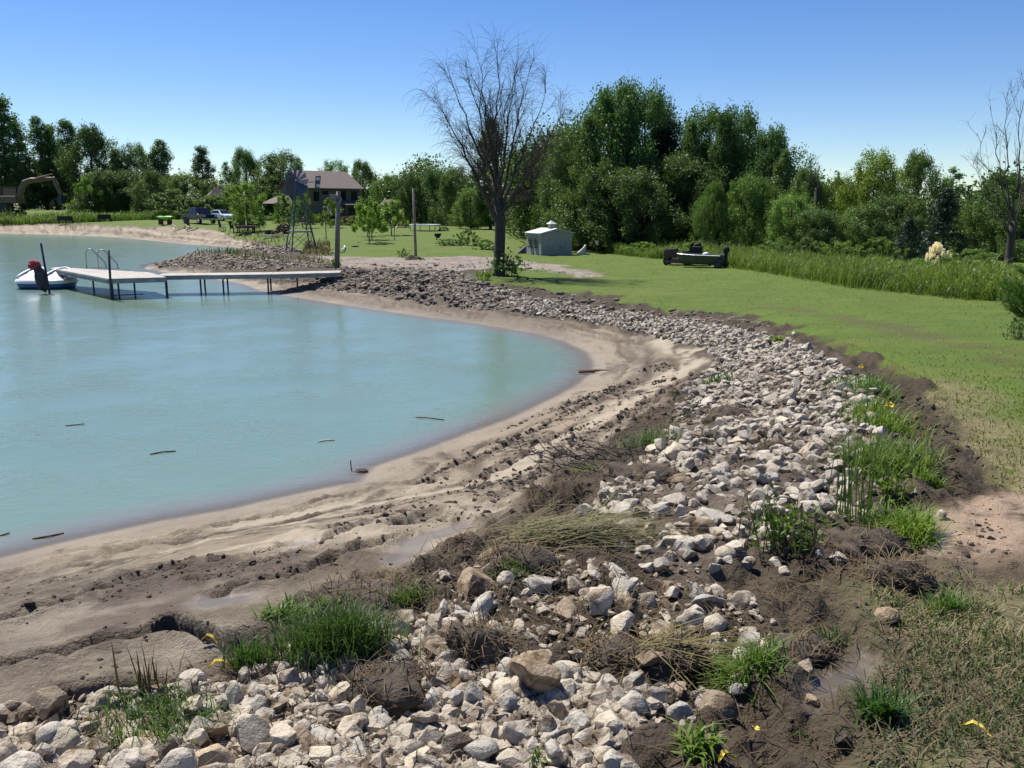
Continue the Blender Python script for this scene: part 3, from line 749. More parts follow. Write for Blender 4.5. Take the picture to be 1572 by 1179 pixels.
for a in [
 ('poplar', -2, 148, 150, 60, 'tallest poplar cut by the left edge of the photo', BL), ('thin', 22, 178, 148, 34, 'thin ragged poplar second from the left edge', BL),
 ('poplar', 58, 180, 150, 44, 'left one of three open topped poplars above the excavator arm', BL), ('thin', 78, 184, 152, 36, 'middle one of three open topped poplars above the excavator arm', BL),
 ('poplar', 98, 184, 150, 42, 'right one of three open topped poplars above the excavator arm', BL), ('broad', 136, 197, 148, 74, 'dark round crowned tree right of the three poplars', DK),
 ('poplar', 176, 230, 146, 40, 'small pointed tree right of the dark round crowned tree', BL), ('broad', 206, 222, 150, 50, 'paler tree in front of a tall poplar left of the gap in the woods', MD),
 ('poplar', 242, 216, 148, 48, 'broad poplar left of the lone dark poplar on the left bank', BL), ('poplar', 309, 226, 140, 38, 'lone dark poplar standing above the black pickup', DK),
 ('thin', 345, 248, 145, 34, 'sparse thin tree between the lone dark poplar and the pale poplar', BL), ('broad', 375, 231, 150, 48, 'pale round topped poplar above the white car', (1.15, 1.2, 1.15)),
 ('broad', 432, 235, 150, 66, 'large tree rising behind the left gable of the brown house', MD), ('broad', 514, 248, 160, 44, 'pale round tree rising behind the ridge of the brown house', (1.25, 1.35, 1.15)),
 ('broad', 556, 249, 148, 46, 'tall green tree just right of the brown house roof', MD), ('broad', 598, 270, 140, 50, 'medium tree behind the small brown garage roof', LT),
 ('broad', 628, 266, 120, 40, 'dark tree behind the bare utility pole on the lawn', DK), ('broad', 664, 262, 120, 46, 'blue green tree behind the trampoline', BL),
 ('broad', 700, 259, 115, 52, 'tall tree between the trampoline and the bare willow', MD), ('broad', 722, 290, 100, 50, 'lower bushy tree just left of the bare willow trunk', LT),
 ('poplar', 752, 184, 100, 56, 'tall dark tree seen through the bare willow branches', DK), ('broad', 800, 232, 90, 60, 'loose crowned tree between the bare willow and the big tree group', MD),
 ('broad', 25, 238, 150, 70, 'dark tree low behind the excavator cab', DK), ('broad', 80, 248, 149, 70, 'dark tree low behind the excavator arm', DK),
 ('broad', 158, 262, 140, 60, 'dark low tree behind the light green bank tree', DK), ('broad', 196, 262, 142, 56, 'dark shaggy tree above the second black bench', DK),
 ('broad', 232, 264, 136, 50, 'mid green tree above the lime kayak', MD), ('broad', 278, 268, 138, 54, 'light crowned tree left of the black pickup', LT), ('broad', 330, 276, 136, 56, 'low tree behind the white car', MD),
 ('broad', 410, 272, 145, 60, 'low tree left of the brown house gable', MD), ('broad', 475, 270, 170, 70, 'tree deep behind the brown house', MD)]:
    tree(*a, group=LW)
for a in [
 ('broad', 878, 200, 66, 90, 'left flank tree of the big dark group behind the shed', MD), ('broad', 942, 134, 66, 120, 'tallest tree of the big group, with a windblown top', BL),
 ('broad', 992, 138, 68, 100, 'second tallest tree of the big group, right of the tallest', BL), ('broad', 916, 250, 62, 100, 'lower tree of the big group directly behind the shed', MD),
 ('spruce', 1022, 190, 66, 90, 'very dark conifer in the middle of the big group', (.6, .6, .7)), ('broad', 1085, 170, 66, 100, 'left peak of the right half of the big group', BL),
 ('broad', 1135, 168, 65, 96, 'right peak of the right half of the big group', BL), ('broad', 1186, 202, 62, 84, 'tree sloping down at the right end of the big group', BL),
 ('broad', 1050, 240, 62, 110, 'shadowed tree low in the centre of the big group', DK), ('broad', 970, 260, 60, 110, 'shadowed low tree right of the shed', DK),
 ('broad', 1098, 282, 56, 50, 'lighter front tree above the lawn mower', (1.2, 1.25, 1.0)), ('broad', 1155, 272, 55, 66, 'lighter front tree above the boat motor', (1.2, 1.25, 1.0)),
 ('poplar', 905, 178, 63, 46, 'upright pointed tree at the left shoulder of the big group', MD), ('poplar', 962, 150, 64, 44, 'upright pointed tree between the two tallest of the big group', BL), ('poplar', 1062, 186, 63, 44, 'upright dark tree right of the dark conifer', MD),
 ('poplar', 1112, 172, 63, 42, 'upright tree between the two right peaks of the big group', BL), ('poplar', 1204, 232, 60, 44, 'upright tree low at the right end of the big group', MD), ('poplar', 850, 232, 68, 40, 'upright tree above the shed roof', MD),
 ('broad', 1216, 300, 52, 70, 'yellow green bushy tree right of the lighter front trees', LT), ('broad', 1243, 262, 56, 62, 'tree below the small dead top in the right woods', MD),
 ('broad', 1292, 272, 56, 60, 'dull olive tree in the right woods', (1.3, 1.15, .9)), ('broad', 1345, 234, 54, 86, 'yellowish open crowned tree in the right woods', (1.5, 1.3, .8)),
 ('broad', 1412, 237, 54, 72, 'green round crowned tree right of the yellowish one', MD), ('thin', 1468, 256, 54, 56, 'blue green slim tree right of the round crowned one', BL),
 ('broad', 1500, 316, 50, 70, 'low yellow green tree left of the bare tree at the right', LT), ('broad', 1545, 268, 48, 90, 'dark tree behind the bare tree at the right edge', DK),
 ('broad', 1590, 300, 46, 80, 'dark tree cut by the right edge of the photo', DK), ('broad', 1380, 300, 50, 90, 'dark low tree beneath the yellowish open crowned one', DK),
 ('broad', 1320, 318, 50, 80, 'low green tree in the middle of the right woods', MD), ('broad', 1255, 322, 50, 70, 'low dark tree beneath the small dead top', DK)]:
    tree(*(a[:6] + (tuple(c * (1.22 if a[1] > 1200 else 1.0) for c in a[6]),)), group=RW)
tree('spruce', 1398, 333, 42, 52, 'small blue green spruce in front of the right woods', (1.1, 1.2, 1.3), group='spruces before the right woods')
tree('spruce', 1456, 288, 44, 74, 'larger dark spruce right of the small blue green one', (.9, .95, 1.0), group='spruces before the right woods')
for a in [
 ('bush', 140, 268, 140, 66, 'light green bushy tree on the bank behind the first black bench', (1.5, 1.6, 1.0)), ('bush', 272, 292, 126, 80, 'grey green spreading bush behind the kayak', (1.0, 1.0, .95)),
 ('bush', 215, 290, 142, 60, 'dark green bush above the second black bench', MD), ('bush', 330, 300, 130, 60, 'light bush between the pickup and the white car', LT),
 ('bush', 1235, 366, 46, 56, 'rounded bush left of the reddish thicket', (1.1, 1.1, 1.0)), ('bush', 1290, 372, 42, 70, 'yellow green thicket behind the tall weeds', (1.5, 1.4, .9)),
 ('bush', 1350, 366, 42, 60, 'dense bright bush in front of the small spruce', LT), ('bush', 1490, 384, 36, 100, 'wide bush beneath the bare tree at the right', (1.2, 1.25, .9)),
 ('bush', 1190, 372, 48, 60, 'bush between the boat motor and the lighter front tree', LT), ('bush', 718, 353, 66, 34, 'round light bush left of the willow trunk', LT),
 ('bush', 1405, 398, 36, 60, 'feathery grey green weed bush before the small spruce', (1.7, 1.7, 1.3)), ('bush', 1345, 400, 35, 70, 'pale willow like shrub rising from the tall weeds', (1.7, 1.7, 1.3)),
 ('bush', 990, 372, 56, 50, 'leafy light patch of shrubs left of the mower', (1.8, 1.8, 1.0)), ('bush', 1060, 374, 50, 44, 'leafy light shrub behind the mower', (1.8, 1.8, 1.0)),
 ('bush', 820, 366, 62, 40, 'light leafy plants left of the shed', (1.7, 1.7, 1.0))]:
    tree(*a)
o = tree('bush', 1440, 374, 37, 34, 'white flowering bush in front of the large dark spruce', (9, 5, 17))
for a in [('maple', 376, 282, 88, 56, 'young maple with a full crown left of the brown house'), ('maple', 434, 300, 104, 34, 'young yellow green maple before the left porch'),
          ('maple', 462, 296, 96, 30, 'taller maple directly behind the windmill frame'), ('maple', 505, 306, 98, 34, 'young maple with pale blossoms before the house wall')]:
    tree(*a, tint=(1.7, 1.65, .95), group='young maples around the house')
for bx, by_, top, wp, lab in ((567, 372, 303, 46, 'nearest of three slim saplings on the lawn'), (571, 368, 318, 40, 'right rear one of three slim saplings on the lawn'),
                              (564, 363, 316, 38, 'left rear one of three slim saplings on the lawn'), (601, 361, 310, 50, 'wide sapling standing alone right of the three slim ones')):
    x, y = cast(bx, by_); tree('sapling', bx, top, y, wp, lab, (1.9, 1.8, 1.0), group='saplings on the lawn', loc=(x, y))
for px, top, Y, wp, lab, tint in ((476, 332, 108, 26, 'dark red shrub left of the windmill leg by the house', (1.6, .45, .9)), (527, 333, 108, 26, 'dark red shrub right of the weathered dock post', (1.6, .45, .9)),
      (512, 337, 107, 14, 'pale round shrub just left of the weathered dock post', (2.2, 1.9, 1.6)), (541, 332, 107, 24, 'pale round shrub right of the red one', (2.2, 1.9, 1.6)), (428, 336, 108, 20, 'yellow shrub under the left porch', (2.6, 1.9, 1.0)),
      (598, 336, 104, 50, 'low dark shrub bed behind the wide sapling', (.8, .6, .7)), (690, 367, 66, 40, 'low grey green garden plants right of the black fire bowl', (1.3, 1.4, 1.3)),
      (745, 368, 62, 34, 'low leafy garden plants left of the willow trunk', (1.5, 1.6, 1.3)), (682, 348, 92, 14, 'small dark shrub at the end of the trampoline', DK)):
    tree('bush', px, top, Y, wp, lab, tint)
# deep wood that closes the background into one mass
r = np.random.default_rng(77); Cs = []
for x0, y0, x1, y1, h, n in ((-190, 172, -20, 190, 8, 1100), (-25, 150, 10, 100, 7.5, 700), (0, 78, 20, 80, 8, 800), (24, 74, 60, 56, 4.0, 800)):
    t = r.random(n); cx = x0 + (x1 - x0) * t; cy = y0 + (y1 - y0) * t + r.normal(0, 2, n)
    cz = r.random(n) ** .8 * h * (.8 + .3 * np.sin(cx * .35)) + .8 + np.where(cy > 120, 1, 0)
    for q in range(n): Cs.append(np.array([cx[q], cy[q], cz[q]]) + r.normal(size=(60, 3)) * .8)
V, F, a = leaf_quads(np.vstack(Cs), .2, r)
tag(link('distant_woods', fast_mesh('distant_woods', V, F, MAT_LEAF, False, {'rnd': ('FACE', a)})), 'dim far wood closing the view behind the trees', 'woods', kind='stuff').color = (.8, .85, .85, 1)

# ------------------------------------------------------------------ blades: grass, weeds, straw
def blades(P, h, wdt, r, lean=.35, droop=.3, az=None, tilt=None):
    """P (n,3) roots; each blade a bent strip of two quads and a tip"""
    n = len(P); az = r.uniform(0, 6.283, n) if az is None else az
    d = np.stack([np.cos(az), np.sin(az), np.zeros(n)], 1); s = np.stack([-np.sin(az), np.cos(az), np.zeros(n)], 1)
    ln = np.abs(r.normal(0, lean, n)) if tilt is None else tilt
    up = np.stack([d[:, 0] * np.sin(ln), d[:, 1] * np.sin(ln), np.cos(ln)], 1)
    h = np.asarray(h)[:, None] * np.ones((n, 1)); w_ = (np.asarray(wdt) * np.ones(n))[:, None] / 2; dr = (r.random(n) * droop)[:, None]
    s2 = s * np.cos(.5) + 0 * s
    m1 = P + up * h * .4 + d * h * dr * .10; m2 = P + up * h * .75 + d * h * dr * .42; m2[:, 2] -= (h * dr * .10)[:, 0]
    tp = P + up * h + d * h * dr * .95; tp[:, 2] -= (h * dr * .38)[:, 0]
    V = np.stack([P - s * w_, P + s * w_, m1 - s * w_ * .9, m1 + s * w_ * .9, m2 - s * w_ * .6, m2 + s * w_ * .6, tp], 1).reshape(-1, 3)
    b = (np.arange(n) * 7)[:, None]
    Q = np.vstack([b + np.array([0, 1, 3, 2]), b + np.array([2, 3, 5, 4])]); T = b + np.array([4, 5, 6])
    rn = r.random(n)
    return V, Q, T, np.concatenate([rn, rn, rn])
def blade_mesh(name, P, h, wd, r, mat, **k):
    V, Q, T, a = blades(P, h, wd, r, **k); return fast_mesh(name, V, [Q, T], mat, False, {'rnd': ('FACE', a)})
def pts_in(poly, n, r):
    lo, hi = poly.min(0), poly.max(0); x = r.uniform(lo[0], hi[0], n); y = r.uniform(lo[1], hi[1], n); k = inside(x, y, poly); return x[k], y[k]
r = np.random.default_rng(5)
# tall weeds between lawn and woods
BAND = [at_z(a, b, z) for a, b, z in ((930, 388, .45), (1000, 397, .45), (1065, 399, .45), (1120, 409, .5), (1200, 424, .6), (1300, 441, .8), (1400, 451, .9), (1500, 460, 1.0), (1620, 468, 1.0))]
Pb = []
for (xa, ya), (xb, yb) in zip(BAND[:-1], BAND[1:]):
    n = int(2600 + 50 * math.hypot(xb - xa, yb - ya) * 14); t = r.random(n); dep = r.random(n) ** .8 * 4.2
    nx, ny = -(yb - ya), xb - xa; L_ = math.hypot(nx, ny)
    Pb.append(np.stack([xa + (xb - xa) * t + nx / L_ * dep + .35 * np.sin(t * 37), ya + (yb - ya) * t + ny / L_ * dep + r.normal(0, .12, n)], 1))
Pb = np.vstack(Pb); Pb = np.column_stack([Pb, terrain(Pb[:, 0], Pb[:, 1])])
hh_ = (.75 + .45 * fbm(Pb[:, 0], Pb[:, 1], .6, 3, 4)) * r.uniform(.5, 1.15, len(Pb))
o = link('tall_weeds', blade_mesh('tall_weeds', Pb, hh_ * np.where(r.random(len(Pb)) < .06, 1.35, 1), .024, r, MAT_BLADE, lean=.26, droop=.6)); o.color = (1.25, 1.15, .9, 1)
tag(o, 'strip of tall uncut weeds between the mown lawn and the woods', 'weeds', kind='stuff')
q_ = Pb[r.integers(0, len(Pb), 9000)]; C_ = q_ + np.column_stack([r.normal(0, .12, 9000), r.normal(0, .12, 9000), r.uniform(.15, 1.0, 9000) * (.75 + .4 * fbm(q_[:, 0], q_[:, 1], .6, 3, 4))])
V, F, a = leaf_quads(C_, .055, r, .45); o = link('leafy_weeds', fast_mesh('leafy_weeds', V, F, MAT_BLADE, False, {'rnd': ('FACE', a)})); o.color = (1.2, 1.1, .8, 1)
tag(o, 'leaves of broadleaf weeds mixed into the tall uncut strip', 'weeds', kind='stuff')
# rough vegetation on the far left bank
n = 20000; xx = r.uniform(-105, -33, n); yy = 123 + r.uniform(0, 8, n); zz = terrain(xx, yy)
hv = (1.5 + 1.1 * fbm(xx, yy, .18, 3, 9)) * r.uniform(.4, 1.1, n) * np.clip((xx + 22) / -30, .35, 1)
o = link('tall_weeds', blade_mesh('tall_weeds', np.column_stack([xx, yy, zz]), hv, .085, r, MAT_BLADE, lean=.3, droop=.6)); o.color = (1.0, 1.0, .8, 1)
tag(o, 'rough tall weeds on the far left bank behind the benches', 'weeds', kind='stuff')
n = 1500; Pd = castp([(70,343),(95,340),(145,343),(130,352),(80,351)]); x, y = pts_in(Pd, 700, r)
Pe = castp([(340,360),(400,357),(440,362),(450,378),(380,374)]); x2, y2 = pts_in(Pe, 1500, r); Pf = castp([(470,372),(505,372),(512,393),(462,392)]); x3, y3 = pts_in(Pf, 1500, r)
x, y = np.concatenate([x, x2, x3]), np.concatenate([y, y2, y3])
o = link('dry_grass', blade_mesh('dry_grass', np.column_stack([x, y, terrain(x, y)]), r.uniform(.2, .55, len(x)), .05, r, MAT_STRAW, lean=.4, droop=.5)); o.color = (.9, .85, .6, 1)
tag(o, 'patches of brown dry grass along the far bank and windmill', 'grass', kind='stuff')
Pg = castp([(290,390),(340,385),(400,392),(500,400),(505,408),(400,404),(300,396)]); x, y = pts_in(Pg, 2200, r)
o = link('rough_grass', blade_mesh('rough_grass', np.column_stack([x, y, terrain(x, y)]), r.uniform(.12, .45, len(x)), .06, r, MAT_BLADE, lean=.4)); o.color = (.7, .65, .6, 1)
tag(o, 'thin grass growing over the stones of the spit', 'grass', kind='stuff')
# mown lawn close enough to show blades, torn thatch, straw
lx, ly = r.uniform(1.5, 13, 260000), r.uniform(2.0, 19, 260000); d2 = np.hypot(lx, ly)
kp = (r.random(len(lx)) < np.clip(9 / d2 - .35, .12, 1)); lx, ly = lx[kp], ly[kp]; pxl, pyl, dpl = to_px(lx, ly, np.full(len(lx), 1.5))
kp = (pxl < 1640) & (pxl > 900) & (dpl > 0); lx, ly = lx[kp], ly[kp]
hz, sdz, mk = terrain(lx, ly, True)
pl = (1 - sstep(6, 17, np.hypot(lx, ly))) * (1 - mk['dirt']) * (1 - .6 * mk['dry'] * (fbm(lx, ly, 2, 3, 2) > -.1))
kp = r.random(len(lx)) < pl * .8; P_ = np.column_stack([lx, ly, hz])[kp]
o = link('lawn_grass', blade_mesh('lawn_grass', P_, r.uniform(.02, .042, len(P_)), .006 + .0004 * np.hypot(P_[:, 0], P_[:, 1]), r, MAT_BLADE, lean=.5, droop=.6)); o.color = (1.35, 1.15, .7, 1)
tag(o, 'short mown grass along the near edge of the lawn', 'grass', kind='stuff')
fx, fy = r.uniform(-16, 26, 150000), r.uniform(11, 62, 150000); fp = to_px(fx, fy, np.full(len(fx), .8)); kf = (fp[0] > 560) & (fp[0] < 1600) & (r.random(len(fx)) < 16 / np.hypot(fx, fy))
fx, fy = fx[kf], fy[kf]; fz, _, mkf = terrain(fx, fy, True); kf = (r.random(len(fx)) < (1 - mkf['dirt']) * (1 - .6 * mkf['track']) * (.35 + .65 * sstep(-.3, .3, fbm(fx, fy, .8, 3, 61)))); Pf_ = np.column_stack([fx, fy, fz])[kf]
of = link('lawn_grass', blade_mesh('lawn_grass', Pf_, r.uniform(.015, .035, len(Pf_)), .0007 * np.hypot(Pf_[:, 0], Pf_[:, 1]), r, MAT_BLADE, lean=.6, droop=.6)); of.color = (1.5, 1.3, .7, 1)
tag(of, 'mown grass of the wide lawn reaching back to the shed', 'grass', kind='stuff')
kp = (r.random(len(lx)) < mk['dry'] * .45 * (1 - mk['dirt'])); P_ = np.column_stack([lx, ly, hz])[kp]
x, y = pts_in(THATCH, 90000, r); hz2, _, mk2 = terrain(x, y, True); pn = sstep(-.25, .25, fbm(x, y, 2.2, 4, 71))
k2 = r.random(len(x)) < mk2['thatch'] * (.10 + .75 * pn) * .45
P2 = np.column_stack([x, y, hz2])[k2]; pick = r.random(len(P2)) < .58
Pall = np.vstack([P_, P2[pick]])
o = link('dead_grass', blade_mesh('dead_grass', Pall, r.uniform(.03, .10, len(Pall)), .005, r, MAT_STRAW, tilt=r.uniform(.5, 1.5, len(Pall)), droop=.4)); o.color = (.9, .9, .8, 1)
tag(o, 'dry flattened thatch on the torn lawn edge', 'grass', kind='stuff')
Pq = P2[~pick]
o = link('patchy_grass', blade_mesh('patchy_grass', Pq, r.uniform(.025, .075, len(Pq)), .006, r, MAT_BLADE, lean=.8, droop=.8)); o.color = (.8, .78, .8, 1)
tag(o, 'thin green grass surviving in the torn lawn at the bottom right', 'grass', kind='stuff')
NEARDIRT = castp([(-100,1160),(330,1010),(480,900),(760,800),(880,700),(1040,600),(1250,560),(1420,640),(1500,800),(1500,950),(1360,1060),(1350,1400),(-100,1400)])
x, y = pts_in(NEARDIRT, 80000, r); hz, sdz, mk = terrain(x, y, True)
sp = sstep(-.2, .35, fbm(x, y, 1.7, 3, 44)); kp = r.random(len(x)) < (mk['dirt'] * (1 - mk['sand']) * (1 - mk['wet']) * (1 - .3 * mk['rock'])) * (.12 + .88 * sp)
P_ = np.column_stack([x, y, hz + .012])[kp]
o = link('dead_straw', blade_mesh('dead_straw', P_, r.uniform(.02, .10, len(P_)) * np.where(r.random(len(P_)) < .08, 2.0, 1), .0042, r, MAT_STRAW, tilt=r.uniform(.7, 1.75, len(P_)), droop=.8)); o.color = (.48, .42, .36, 1)
tag(o, 'bits of dead straw and roots littering the churned soil', 'straw', kind='stuff')
x, y = pts_in(NEARDIRT, 5000, r); hz, sdz, mk = terrain(x, y, True); sp = sstep(.05, .5, fbm(x, y, 1.3, 3, 144))
kp = r.random(len(x)) < mk['dirt'] * (1 - mk['sand']) * (1 - mk['wet']) * sp; P_ = np.column_stack([x, y, hz])[kp]
o = link('sparse_grass', blade_mesh('sparse_grass', P_, r.uniform(.05, .13, len(P_)), .006, r, MAT_BLADE, lean=.6, droop=.8)); o.color = (.75, .75, .75, 1)
tag(o, 'stray green grass blades poking through the churned soil', 'grass', kind='stuff')
# soil crumbs
def lumps(P, s, shapes, sq=.75):
    Rm = rand_rot(r, len(P)); Vs, Fs, b = [], [], 0
    for q in range(len(P)):
        V, F = shapes[r.integers(len(shapes))]; v = V @ Rm[q].T * s[q]; v[:, 2] *= sq
        Vs.append(v + P[q]); Fs.append(F + b); b += len(V)
    return np.vstack(Vs), np.vstack(Fs)
CL = []; CS = [(ICO[1][0] * r.uniform(.5, 1.35, (12, 1)) * r.uniform(.7, 1.3, 3), ICO[1][1]) for q in range(8)]
for q in range(6):
    V, F = ICO[2]; o_ = r.uniform(0, 50, 3); n1 = fbm(V[:, 0] * 1.8 + o_[0] + V[:, 2] * 2.1, V[:, 1] * 1.8 + o_[1] - V[:, 2] * 1.7, 1, 4, 3)
    CL.append((V * (1 + .55 * n1)[:, None] * r.uniform(.7, 1.25, 3), F))
x, y = pts_in(np.vstack([castp([(-200,1200),(-200,880),(300,850),(700,690),(900,600),(1000,560),(1100,560),(1420,600),(1540,760),(1560,900),(1360,1060),(1350,1400),(-200,1400)])]), 110000, r)
hz, sdz, mk = terrain(x, y, True); cl = sstep(.0, .45, fbm(x, y, 1.1, 3, 200))
pr = mk['dirt'] * (1 - mk['wet']) * ((1 - mk['sand']) * .42 * (.3 + .7 * cl) + mk['sand'] * (.03 * cl + .35 * mk['clump'] + .06 * mk['streak'] + .30 * mk['rut'])) * (sdz > .3) * (1 - .8 * mk['thatch'])
kp = r.random(len(x)) < pr; dd = np.hypot(x, y)[kp]
P_ = np.column_stack([x, y, hz])[kp]; s_ = np.exp(r.normal(-4.75, .55, len(P_))) * np.clip(dd / 5, .7, 2.2)
s_ = s_ * np.where(mk['sand'][kp] > .5, .60 + .45 * mk['rut'][kp], 1.0); V, F = lumps(P_, np.minimum(s_, .05), CS)
tag(link('soil_crumbs', fast_mesh('soil_crumbs', V, F, MAT_SOIL, False)), 'dark crumbs of soil strewn over the bank', 'soil', kind='stuff')
x, y = np.concatenate([pts_in(ROCK1, 9000, r)[0:2], pts_in(ROCK2, 7000, r)[0:2], pts_in(SPARSE, 2500, r)[0:2]], axis=1) if False else [np.concatenate(q) for q in zip(pts_in(ROCK1, 16000, r), pts_in(ROCK2, 14000, r), pts_in(SPARSE, 1200, r))]
kp = np.hypot(x, y) < 16; x, y = x[kp], y[kp]; s_ = np.exp(r.normal(-4.1, .45, len(x))) * np.clip(np.hypot(x, y) / 6, .8, 1.8)
V, F = lumps(np.column_stack([x, y, terrain(x, y) + .3 * s_]), np.minimum(s_, .05), CS)
o = link('stone_chips', fast_mesh('stone_chips', V, F, MAT_ROCK, False, {'rnd': ('FACE', np.repeat(r.random(len(x)), len(CS[0][1])))})); o.color = (.85, .82, .78, 1); tag(o, 'small limestone chips filling the gaps between the rocks', 'stones', kind='stuff')
gp_ = np.vstack([GRITTY]); x, y = pts_in(gp_, 9000, r); x2, y2 = pts_in(castp([(490,405),(640,404),(800,402),(900,424),(760,410),(640,416),(500,412)]), 600, r)
x3, y3 = pts_in(castp([(430,424),(520,418),(560,430),(470,440),(420,436)]), 350, r); x4, y4 = pts_in(castp([(690,432),(800,440),(900,453),(1000,470),(1100,481),(1180,494),(1180,503),(1090,492),(1000,482),(820,464),(720,446)]), 2600, r)
x, y = np.concatenate([x, x2, x3, x4]), np.concatenate([y, y2, y3, y4]); s_ = np.exp(r.normal(-2.85, .45, len(x)))
V, F = lumps(np.column_stack([x, y, terrain(x, y)]), np.minimum(s_, .2), CL, .5)
o = tag(link('soil_clods', fast_mesh('soil_clods', V, F, MAT_CLOD, False)), 'grey brown clods of dug soil on the shore before the willow', 'soil', kind='stuff')

# sod clumps torn out by the digger
def sod(px, py, wpx, hpx, lab, fib=.5, col=(.8, .72, .6, 1)):
    x, y = cast(px, py); z = G(x, y); d = float(to_px(np.array(x), np.array(y), np.array(z))[2]); rx = wpx * d / FPX / 2; rz = hpx * d / FPX * .75
    o = thing('sod_clump', lab, 'sod', (x, y, z), r.uniform(-.4, .4), 'sod clumps on the rocks')
    V, F = ICO[4]; q = r.uniform(0, 50, 2); f = fbm(V[:, 0] * 2 + q[0] + V[:, 2] * 1.3, V[:, 1] * 2 + q[1] - V[:, 2], 1, 5, 6); f2 = fbm(V[:, 0] * 9 + V[:, 2] * 7, V[:, 1] * 9 - V[:, 2] * 8 + q[0], 1, 3, 7)
    v = V * (1 + .45 * f + .16 * f2)[:, None] * np.array([rx, rx * .7, rz]); link('soil', fast_mesh('soil', v, F, MAT_SOIL, True), o)
    k = r.integers(0, len(v), int(900 * fib)); k = k[v[k, 2] > -.2 * rz]; b = v[k]
    V2, Q, T, a = blades(b, r.uniform(.04, .11, len(b)), .0045, r, tilt=r.uniform(.3, 1.9, len(b)), droop=.9)
    c = link('dead_grass', fast_mesh('dead_grass', V2, [Q, T], MAT_STRAW, False, {'rnd': ('FACE', a)}), o); c.color = col
for a in [(735, 1015, 110, 66, 'tall shaggy dark sod clump between the pale rocks of the foreground'), (600, 1062, 150, 46, 'flat brown sod mat above the bottom rock heap'),
          (940, 1005, 120, 40, 'dark sod ridge behind the pointed pale rock'), (1325, 835, 130, 44, 'dark sod lump above the wedge shaped grey slab', .25), (985, 735, 110, 40, 'dark sod heap under the tangled brush', .25),
          (565, 925, 150, 30, 'low dark sod bank behind the sedge clump'), (800, 890, 110, 44, 'dark sod clump above the middle of the foreground', .5), (1120, 640, 70, 24, 'small dark sod clump in the middle of the rock slope', .3),
          (1030, 1010, 120, 36, 'dark earth ridge left of the bright green tuft', .6), (1215, 1000, 120, 24, 'low dark earth heap behind the reddish grey rock', .3), (1380, 900, 90, 36, 'dark soil heap between wet mud and grass thatch', .4), (1190, 690, 60, 18, 'low sod patch among rocks left of the tall reeds', .4)]:
    sod(*a)

# grass tufts and weeds that one can single out
def tuft(name, lab, cat, px, py, wpx, n, hpx, col, lean=.35, droop=.6, bw=.006, flat=.5, mat=None, group=None):
    x, y = cast(px, py); z = G(x, y); d = float(to_px(np.array(x), np.array(y), np.array(z))[2]); rx = wpx * d / FPX / 2; h = hpx * d / FPX * .84
    u = r.normal(size=(n, 2)) * .45; P2 = np.column_stack([u[:, 0] * rx, u[:, 1] * rx * flat]); hz = terrain(P2[:, 0] + x, P2[:, 1] + y) - z
    me = blade_mesh(name, np.column_stack([P2, hz]), h * r.uniform(.45, 1.05, n), bw, r, mat or MAT_BLADE, lean=lean, droop=droop)
    o = link(name, me, None, (x, y, z)); o.color = col; return tag(o, lab, cat, group)
G1, G2, G3 = (1.0, 1.02, .95, 1), (1.4, 1.38, .75, 1), (1.25, 1.2, .85, 1)
tuft('sedge_clump', 'wide clump of fine dark green sedge above the bottom rocks', 'sedge', 515, 1018, 185, 1700, 98, G1, .3, .5, .0045)
tuft('sedge_clump', 'narrow sedge growth left of the wide clump at the slit in the mud', 'sedge', 385, 1020, 80, 260, 70, G1, .3, .5, .0045)
tuft('grass_tuft', 'loose green grass between the rocks at the bottom left', 'grass', 245, 1122, 200, 620, 70, G1, .4, .6, .0045, .8)
tuft('grass_tuft', 'yellow green flattened grass behind the wide sedge clump', 'grass', 455, 955, 100, 240, 40, (1.25, 1.35, .55, 1), 1.0, .9, .008)
tuft('grass_tuft', 'bright green tuft on the soil left of the reddish grey rock', 'grass', 1143, 1040, 105, 430, 62, G2, .75, 1.0, .006, .8)
tuft('grass_tuft', 'broad bladed green tuft at the bottom beside the dark brown slab', 'grass', 1072, 1160, 60, 80, 52, G2, .85, 1.0, .011, .8)
tuft('grass_tuft', 'small green sprout at the bottom edge of the rock heap', 'grass', 822, 1168, 26, 30, 36, G2, .6, .8, .008)
tuft('grass_tuft', 'dense dark green weeds at the edge of the wet mud strip', 'weeds', 1352, 1105, 60, 200, 80, (.6, .85, .5, 1), .5, .8, .008)
tuft('grass_tuft', 'upright grass clump on the soil edge above the thatch', 'grass', 1452, 940, 54, 200, 52, (.8, .95, .6, 1), .45, .8, .006)
tuft('grass_strip', 'bright lush grass strip below the tall reeds', 'grass', 1385, 815, 80, 900, 70, G2, .6, .9, .008, 1.2)
tuft('grass_strip', 'lush green grass around the tall reeds', 'grass', 1360, 720, 120, 750, 70, G3, .5, .9, .009, 1.5)
tuft('grass_strip', 'green weeds along the top of the rock slope above the reeds', 'grass', 1350, 650, 80, 500, 52, G3, .5, .8, .012, 2.0)
tuft('grass_strip', 'pale green weeds beside the yellow flower on the rock slope', 'grass', 1330, 605, 110, 340, 36, (1.0, 1.1, .9, 1), .5, .8, .012, 1.2)
tuft('grass_tuft', 'small grass tuft left of the lush strip on dark soil', 'grass', 1430, 752, 44, 160, 30, G2, .7, .9, .007)
tuft('reed_stand', 'tall thin reed stems rising over the rock slope', 'reeds', 1312, 800, 90, 42, 170, (.6, .7, .55, 1), .10, .15, .008, .8)
tuft('grass_tuft', 'blue green reed tuft at the edge of the tan sand', 'reeds', 1098, 592, 54, 130, 30, (.9, 1.05, 1.2, 1), .45, .6, .014)
